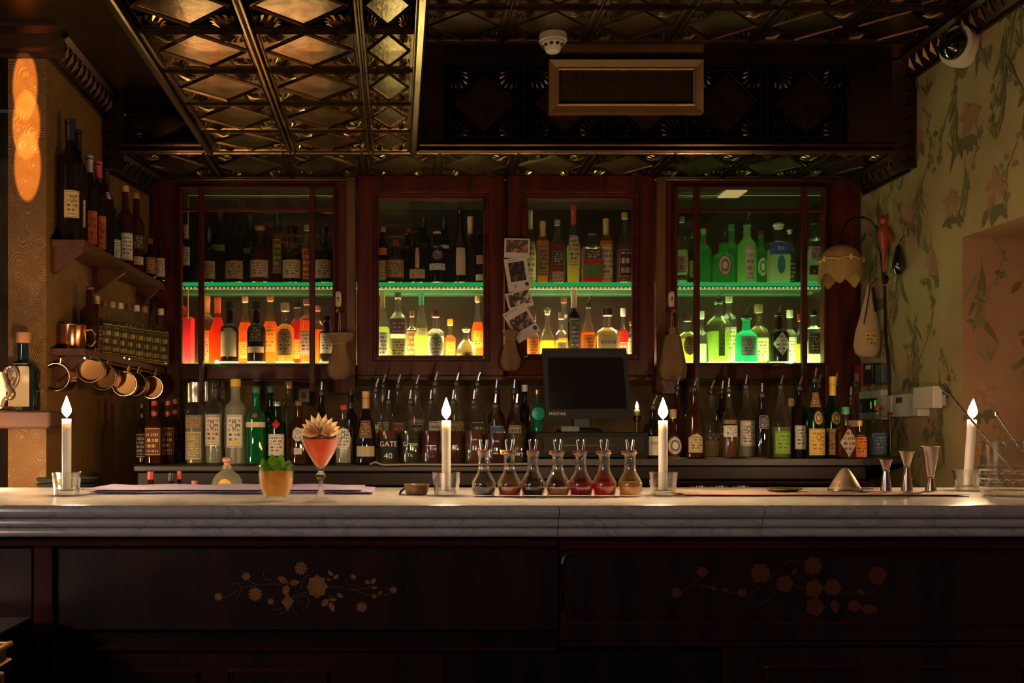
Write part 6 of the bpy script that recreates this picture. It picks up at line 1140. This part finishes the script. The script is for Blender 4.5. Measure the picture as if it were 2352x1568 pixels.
for nm, pl in (('frame_top', [(-hw, hh), (hw, hh), (hw - .033, hh - .033), (-hw + .033, hh - .033)]), ('frame_bottom', [(-hw, 0), (hw, 0), (hw - .033, .033), (-hw + .033, .033)]), ('frame_side', [(-hw, 0), (-hw, hh), (-hw + .033, hh - .033), (-hw + .033, .033)]), ('frame_side', [(hw, 0), (hw, hh), (hw - .033, hh - .033), (hw - .033, .033)])):
    mb = MB(); n = 4; vs = [(x, -.024 if i < 2 else -.012, z) for i, (x, z) in enumerate(pl)] + [(x, .010, z) for x, z in pl]; mb.add(vs, [(0, 1, 2, 3), (4, 5, 6, 7), (0, 1, 5, 4), (1, 2, 6, 5), (2, 3, 7, 6), (3, 0, 4, 7)]); f = mb.build(nm, BZ, t)
    (a0, b0), (a1, b1) = pl[2], pl[3]; mb = MB(); mb.tube([(a0, -.015, b0), (a1, -.015, b1)], .005, 6); mb.build('inner_bead', BZ, f)
mb = MB(); W, H = hw - .033, hh - .066; step = .0135; n = int((2 * W + H) / step)
for s_ in (1, -1):
    for k in range(n):
        x0 = -W - H + step * k if s_ > 0 else -W + step * k; pts = []
        for z_ in (0, H):
            pts.append((x0 + (z_ if s_ > 0 else -z_), z_))
        (xa, za), (xb, zb2) = pts
        def clip(xa, za, xb, zb2):
            sl = (zb2 - za) / (xb - xa)
            lo, hi = max(-W, min(xa, xb)), min(W, max(xa, xb))
            return None if hi - lo < .004 else ((lo, za + (lo - xa) * sl), (hi, za + (hi - xa) * sl))
        c = clip(xa, za, xb, zb2)
        if c: (xa, za), (xb, zb2) = c; q = .0018; mb.add([(xa - q, -.004, za + .033 + q * s_), (xa + q, -.004, za + .033 - q * s_), (xb + q, -.004, zb2 + .033 - q * s_), (xb - q, -.004, zb2 + .033 + q * s_)], [(0, 1, 2, 3)])
mb.build('perforated_mesh', pm('mesh_bronze', (.22, .13, .07), .45, .8), t); mb = MB(); mb.box(-W, W, .006, .010, .033, .033 + H); mb.build('dark_duct', pm('duct_dark', (.012, .007, .005), .8), t)
# ---------------------------------------------------------------- fringed lamp
D = 4.02; FAB = pm('ochre_silk', (.36, .20, .065), .8, col2=(.27, .14, .045), scale=(60, 60, 10), bump=.2, bscale=200); LX0 = PX(1931, D)
t = thing('wall_lamp', 'wall lamp with ochre fringed silk shade on black swan neck arm', 'lamp', (LX0, D, PZ(660, D))); z0 = PZ(660, D)
def lz(y): return PZ(y, D) - z0
r = S(46, D); mb = MB(); mb.lathe([(lz(562), 0), (lz(563), r * .30), (lz(568), r * .55), (lz(578), r * .80), (lz(590), r * .93), (lz(600), r * 1.0)], 12, wob=lambda a, z: 1 + .02 * math.cos(6 * a)); mb.build('shade', FAB, t)
mb = MB(); mb.tube([(r * 1.01 * math.cos(a), r * 1.01 * math.sin(a), lz(601 - 5 * abs(math.sin(3 * a)))) for a in [2 * PI * k / 48 for k in range(49)]], .0045, 6); mb.build('braid', pm('gold_braid', (.45, .24, .07), .7), t)
mb = MB()
for k in range(120):
    a = 2 * PI * k / 120; ln = lz(600) - lz(660 - 26 * abs(math.cos(2.5 * a + .35)) ** 1.5 - 4); c, s_ = math.cos(a), math.sin(a)
    mb.add([(r * 1.0 * c - .0026 * s_, r * s_ + .0026 * c, lz(601)), (r * c + .0026 * s_, r * s_ - .0026 * c, lz(601)), (r * 1.06 * c + .0024 * s_, r * 1.06 * s_ - .0024 * c, lz(601) - ln), (r * 1.06 * c - .0024 * s_, r * 1.06 * s_ + .0024 * c, lz(601) - ln)], [(0, 1, 2, 3)])
o = mb.build('fringe', FAB, t); o['kind'] = 'stuff'
for k in range(5):
    mb = MB(); a = 2 * PI * (k + .3) / 5 - 1.9; mb.lathe([(-.006, 0), (-.003, .005), (.003, .005), (.006, 0)], 8, (r * 1.04 * math.cos(a), r * 1.04 * math.sin(a), lz(594))); mb.lathe([(-.014, 0), (-.01, .004), (.0, .005), (.003, 0)], 8, (r * 1.05 * math.cos(a), r * 1.05 * math.sin(a), lz(594) - .006)); mb.build('tassel', pm('tassel_bead', (.55, .40, .24), .5), t)
BLKM = pm('black_metal', (.012, .010, .009), .35, .5); DWL = 4.05
def wp(x, y, d=0.0): return (PX(x, D) - LX0 + d, .0, lz(y))
mb = MB(); xw = XR - .012 - LX0; mb.tube([(xw, .02, lz(650)), (xw - .006, .02, lz(600)), wp(2020, 550), wp(2014, 525), wp(2000, 508), wp(1982, 499), wp(1962, 499), wp(1946, 509), wp(1936, 530), wp(1932, 562)], .006, 8); mb.build('swan_neck', BLKM, t)
mb = MB(); mb.tube([(xw + .004, .02, lz(655)), (xw + .002, .01, lz(760)), (xw, -.02, lz(850)), (xw + .002, -.03, lz(1000)), (xw + .004, -.03, lz(1060))], .0045, 8); mb.build('flex', BLKM, t)
mb = MB(); mb.lathe([(0, .0), (0, .018), (.006, .02), (.010, .012), (.012, 0)], 18, (XR - .0008 - LX0, .02, lz(640)), ax='-x'); mb.build('wall_rose', BLKM, t)
# red carved figure and dark gourd
D = 4.0; t = thing('carved_figure', 'small red carved figure hung on the wall above the bottle bag', 'ornament', (XR - .03, D, PZ(626, D))); h = S(132, D); RED = pm('red_lacquer', (.27, .035, .012), .45)
mb = MB(); mb.lathe([(0, 0), (.004, .006), (h * .30, .009), (h * .52, .020), (h * .70, .027), (h * .80, .020), (h * .84, .010), (h * .86, .014), (h * .93, .018), (h * .98, .011), (h, 0)], 18, ry=.8); mb.build('body', RED, t)
mb = MB(); mb.tube([(.0, -.02, h * .74), (.002, -.045, h * .58), (0, -.05, h * .48)], [.008, .007, .005], 8); mb.build('arm', RED, t)
mb = MB(); mb.tube([(.0, .018, h * .74), (.0, .03, h * .62)], [.008, .005], 8); mb.build('arm', RED, t)
D = 3.90; t = thing('black_gourd', 'glossy black gourd shaped ornament behind the red figure', 'ornament', (XR - .028, D - .015, PZ(634, D))); h = S(74, D); mb = MB(); mb.lathe([(0, 0), (h * .04, .012), (h * .25, .026), (h * .45, .024), (h * .7, .016), (h * .9, .010), (h, 0)], 20, ry=.9); mb.build('body', pm('black_gloss', (.008, .006, .007), .15, coat=1), t); mb = MB(); mb.tube([(0, 0, h), (.012, .0, h + .02), (.026, 0, h + .028)], .002, 6); mb.build('hanger', BLKM, t)
# cloth bottle bag hung on the wall
D = 4.08; t = thing('bottle_bag', 'pale cloth bottle bag with yellow label hanging on the wall', 'bag', (XR - .062, D, PZ(822, D)), 0); h = S(168, D); t.rotation_euler = (0, .05, 0)
mb = MB(); mb.lathe([(0, 0), (.004, .030), (h * .06, .046), (h * .16, .054), (h * .34, .050), (h * .52, .038), (h * .70, .026), (h * .86, .017), (h * .96, .012), (h, .010), (h + .001, 0)], 28, ry=.6, wob=lambda a, z: 1 + .02 * math.sin(5 * a)); mb.build('bag', pm('pale_cotton', (.42, .27, .15), .9, bump=.3, bscale=160), t)
mb = MB(); n = 6; vs = []; uv = []
for j in range(5):
    for i in range(n + 1): a = -PI / 2 + (-.55 + 1.0 * i / n); z = h * (.16 + .2 * j / 4); rr = .0545 if j < 2 else .0525; vs.append((rr * 1.03 * math.cos(a), rr * .62 * math.sin(a) - .0015, z)); uv.append((i / n, j / 4))
mb.add(vs, [(j * (n + 1) + i, j * (n + 1) + i + 1, (j + 1) * (n + 1) + i + 1, (j + 1) * (n + 1) + i) for j in range(4) for i in range(n)], 0, True, uv); mb.build('label', lab((.48, .32, .08), 'lines', 4), t)
mb = MB(); mb.tube([(-.03, -.026, h * .45), (-.018, -.02, h * .7), (-.006, -.01, h * .98), (.012, -.005, h * 1.04), (.03, .0, h * 1.10)], .002, 6); mb.tube([(.0, -.024, h * .95), (.004, -.03, h * .8), (.012, -.036, h * .62)], .006, 8); mb.build('cord', BLKM, t)

# ================================================================ behind the bar: rail with bottles, trays
t = thing('speed_rail', 'dark steel bottle rail along the working side of bar', 'bottle rail', (-.6, 2.935, .86)); mb = MB(); mb.box(-.24, .75, 0, .13, 0, .006); mb.box(-.24, .75, .126, .132, .0055, .09); mb.box(-.24, .75, 0, .004, .0055, .09); mb.build('trough', pm('dull_steel', (.10, .09, .085), .45, .8), t); mb = MB(); mb.box(-.22, -.19, .13, .45, -.86, 0); mb.box(.70, .73, .13, .45, -.86, 0); mb.build('rail_leg', pm('dull_steel', (0, 0, 0)), t)
for k, (x, yt, c, w_) in enumerate(((346, 1083, red, 30), (393, 1086, blk, 30), (447, 1104, (.55, .10, .04), 28))):
    bottle(x, yt, w_, 3.005, .8665, 'tall', 'n', 'br', .5, ('cap', c), [], ('red capped bottle neck showing above the bar by the wall', 'black capped bottle neck showing above the bar', 'orange capped bottle neck beside the frosted round bottle')[k], 'bottles in the bar rail', seg=16)
bottle(412, 1082, 22, 3.015, .8665, 'tall', 'k', None, 0, ('cap', red), [], 'slim bottle with red cap just above bar edge', 'bottles in the bar rail', seg=16)
D = 3.0; t = thing('bottle', 'frosted round shouldered tequila bottle, yellow label, behind bar edge', 'bottle', (PX(522, D), D, .867), 0, 'bottles in the bar rail'); zt2 = PZ(1048, D) - .867; k_ = S(1, D)
def ty(y): return PZ(y, D) - .867
mb = MB(); mb.lathe([(0, 0), (0, 30 * k_), (.01, 34 * k_), (ty(1118), 35.5 * k_), (ty(1102), 33 * k_), (ty(1090), 26 * k_), (ty(1082), 16 * k_), (ty(1077), 11 * k_), (ty(1068), 10.5 * k_)], 26); mb.build('glass', GL['f'], t)
mb = MB(); mb.lathe([(ty(1069), 0), (ty(1069), 8 * k_), (ty(1062), 8 * k_), (ty(1060), 11.5 * k_), (ty(1053), 11.5 * k_), (ty(1050), 8 * k_), (ty(1049), 0)], 20); mb.build('stopper', capm((.42, .20, .11)), t)
mb = MB(); a_ = [PI * k / 12 for k in range(13)]; R0 = 36.2 * k_; vs = [(0, -R0, ty(1124))] + [(18 * k_ * math.cos(a), -math.sqrt(max((R0 if math.sin(a) < .75 else R0 * .96) ** 2 - (18 * k_ * math.cos(a)) ** 2, 0)) - .001, ty(1122) + 24 * k_ * math.sin(a)) for a in a_]; mb.add(vs, [(0, i, i + 1) for i in range(1, 13)]); lo = mb.build('label', pm('tequila_yellow', (.75, .46, .06), .5), t)
lettering('PATRÓN', .011, lambda a, b: (a, -R0 * .99 - .003, ty(1112) + b), INK, lo)
t = thing('drinks_tray', 'stack of dark round trays behind the bar by the wall', 'tray', (PX(152, 3.02), 3.03, ZB - .04)); hgt = S(1118 - 1092, 3.0) + .03
for k in range(4): mb = MB(); z = k * .017; mb.lathe([(z, 0), (z, .085), (z + .012, .094), (z + .013, .092), (z + .003, .083), (z + .003, 0)], 30, ry=.75); mb.build('tray', pm('dark_tray', (.022, .026, .022), .4), t)
mb = MB(); mb.box(-.12, .12, -.075, .10, -.02, 0); mb.box(-.1, -.08, -.06, .08, -1.06, -.02); mb.box(.08, .1, -.06, .08, -1.06, -.02); o = mb.build('tray_stand', DWOOD, None); o.location = (PX(152, 3.02), 3.03, ZB - .04); tag(o, 'dark wooden stand under the stacked trays', 'stand')
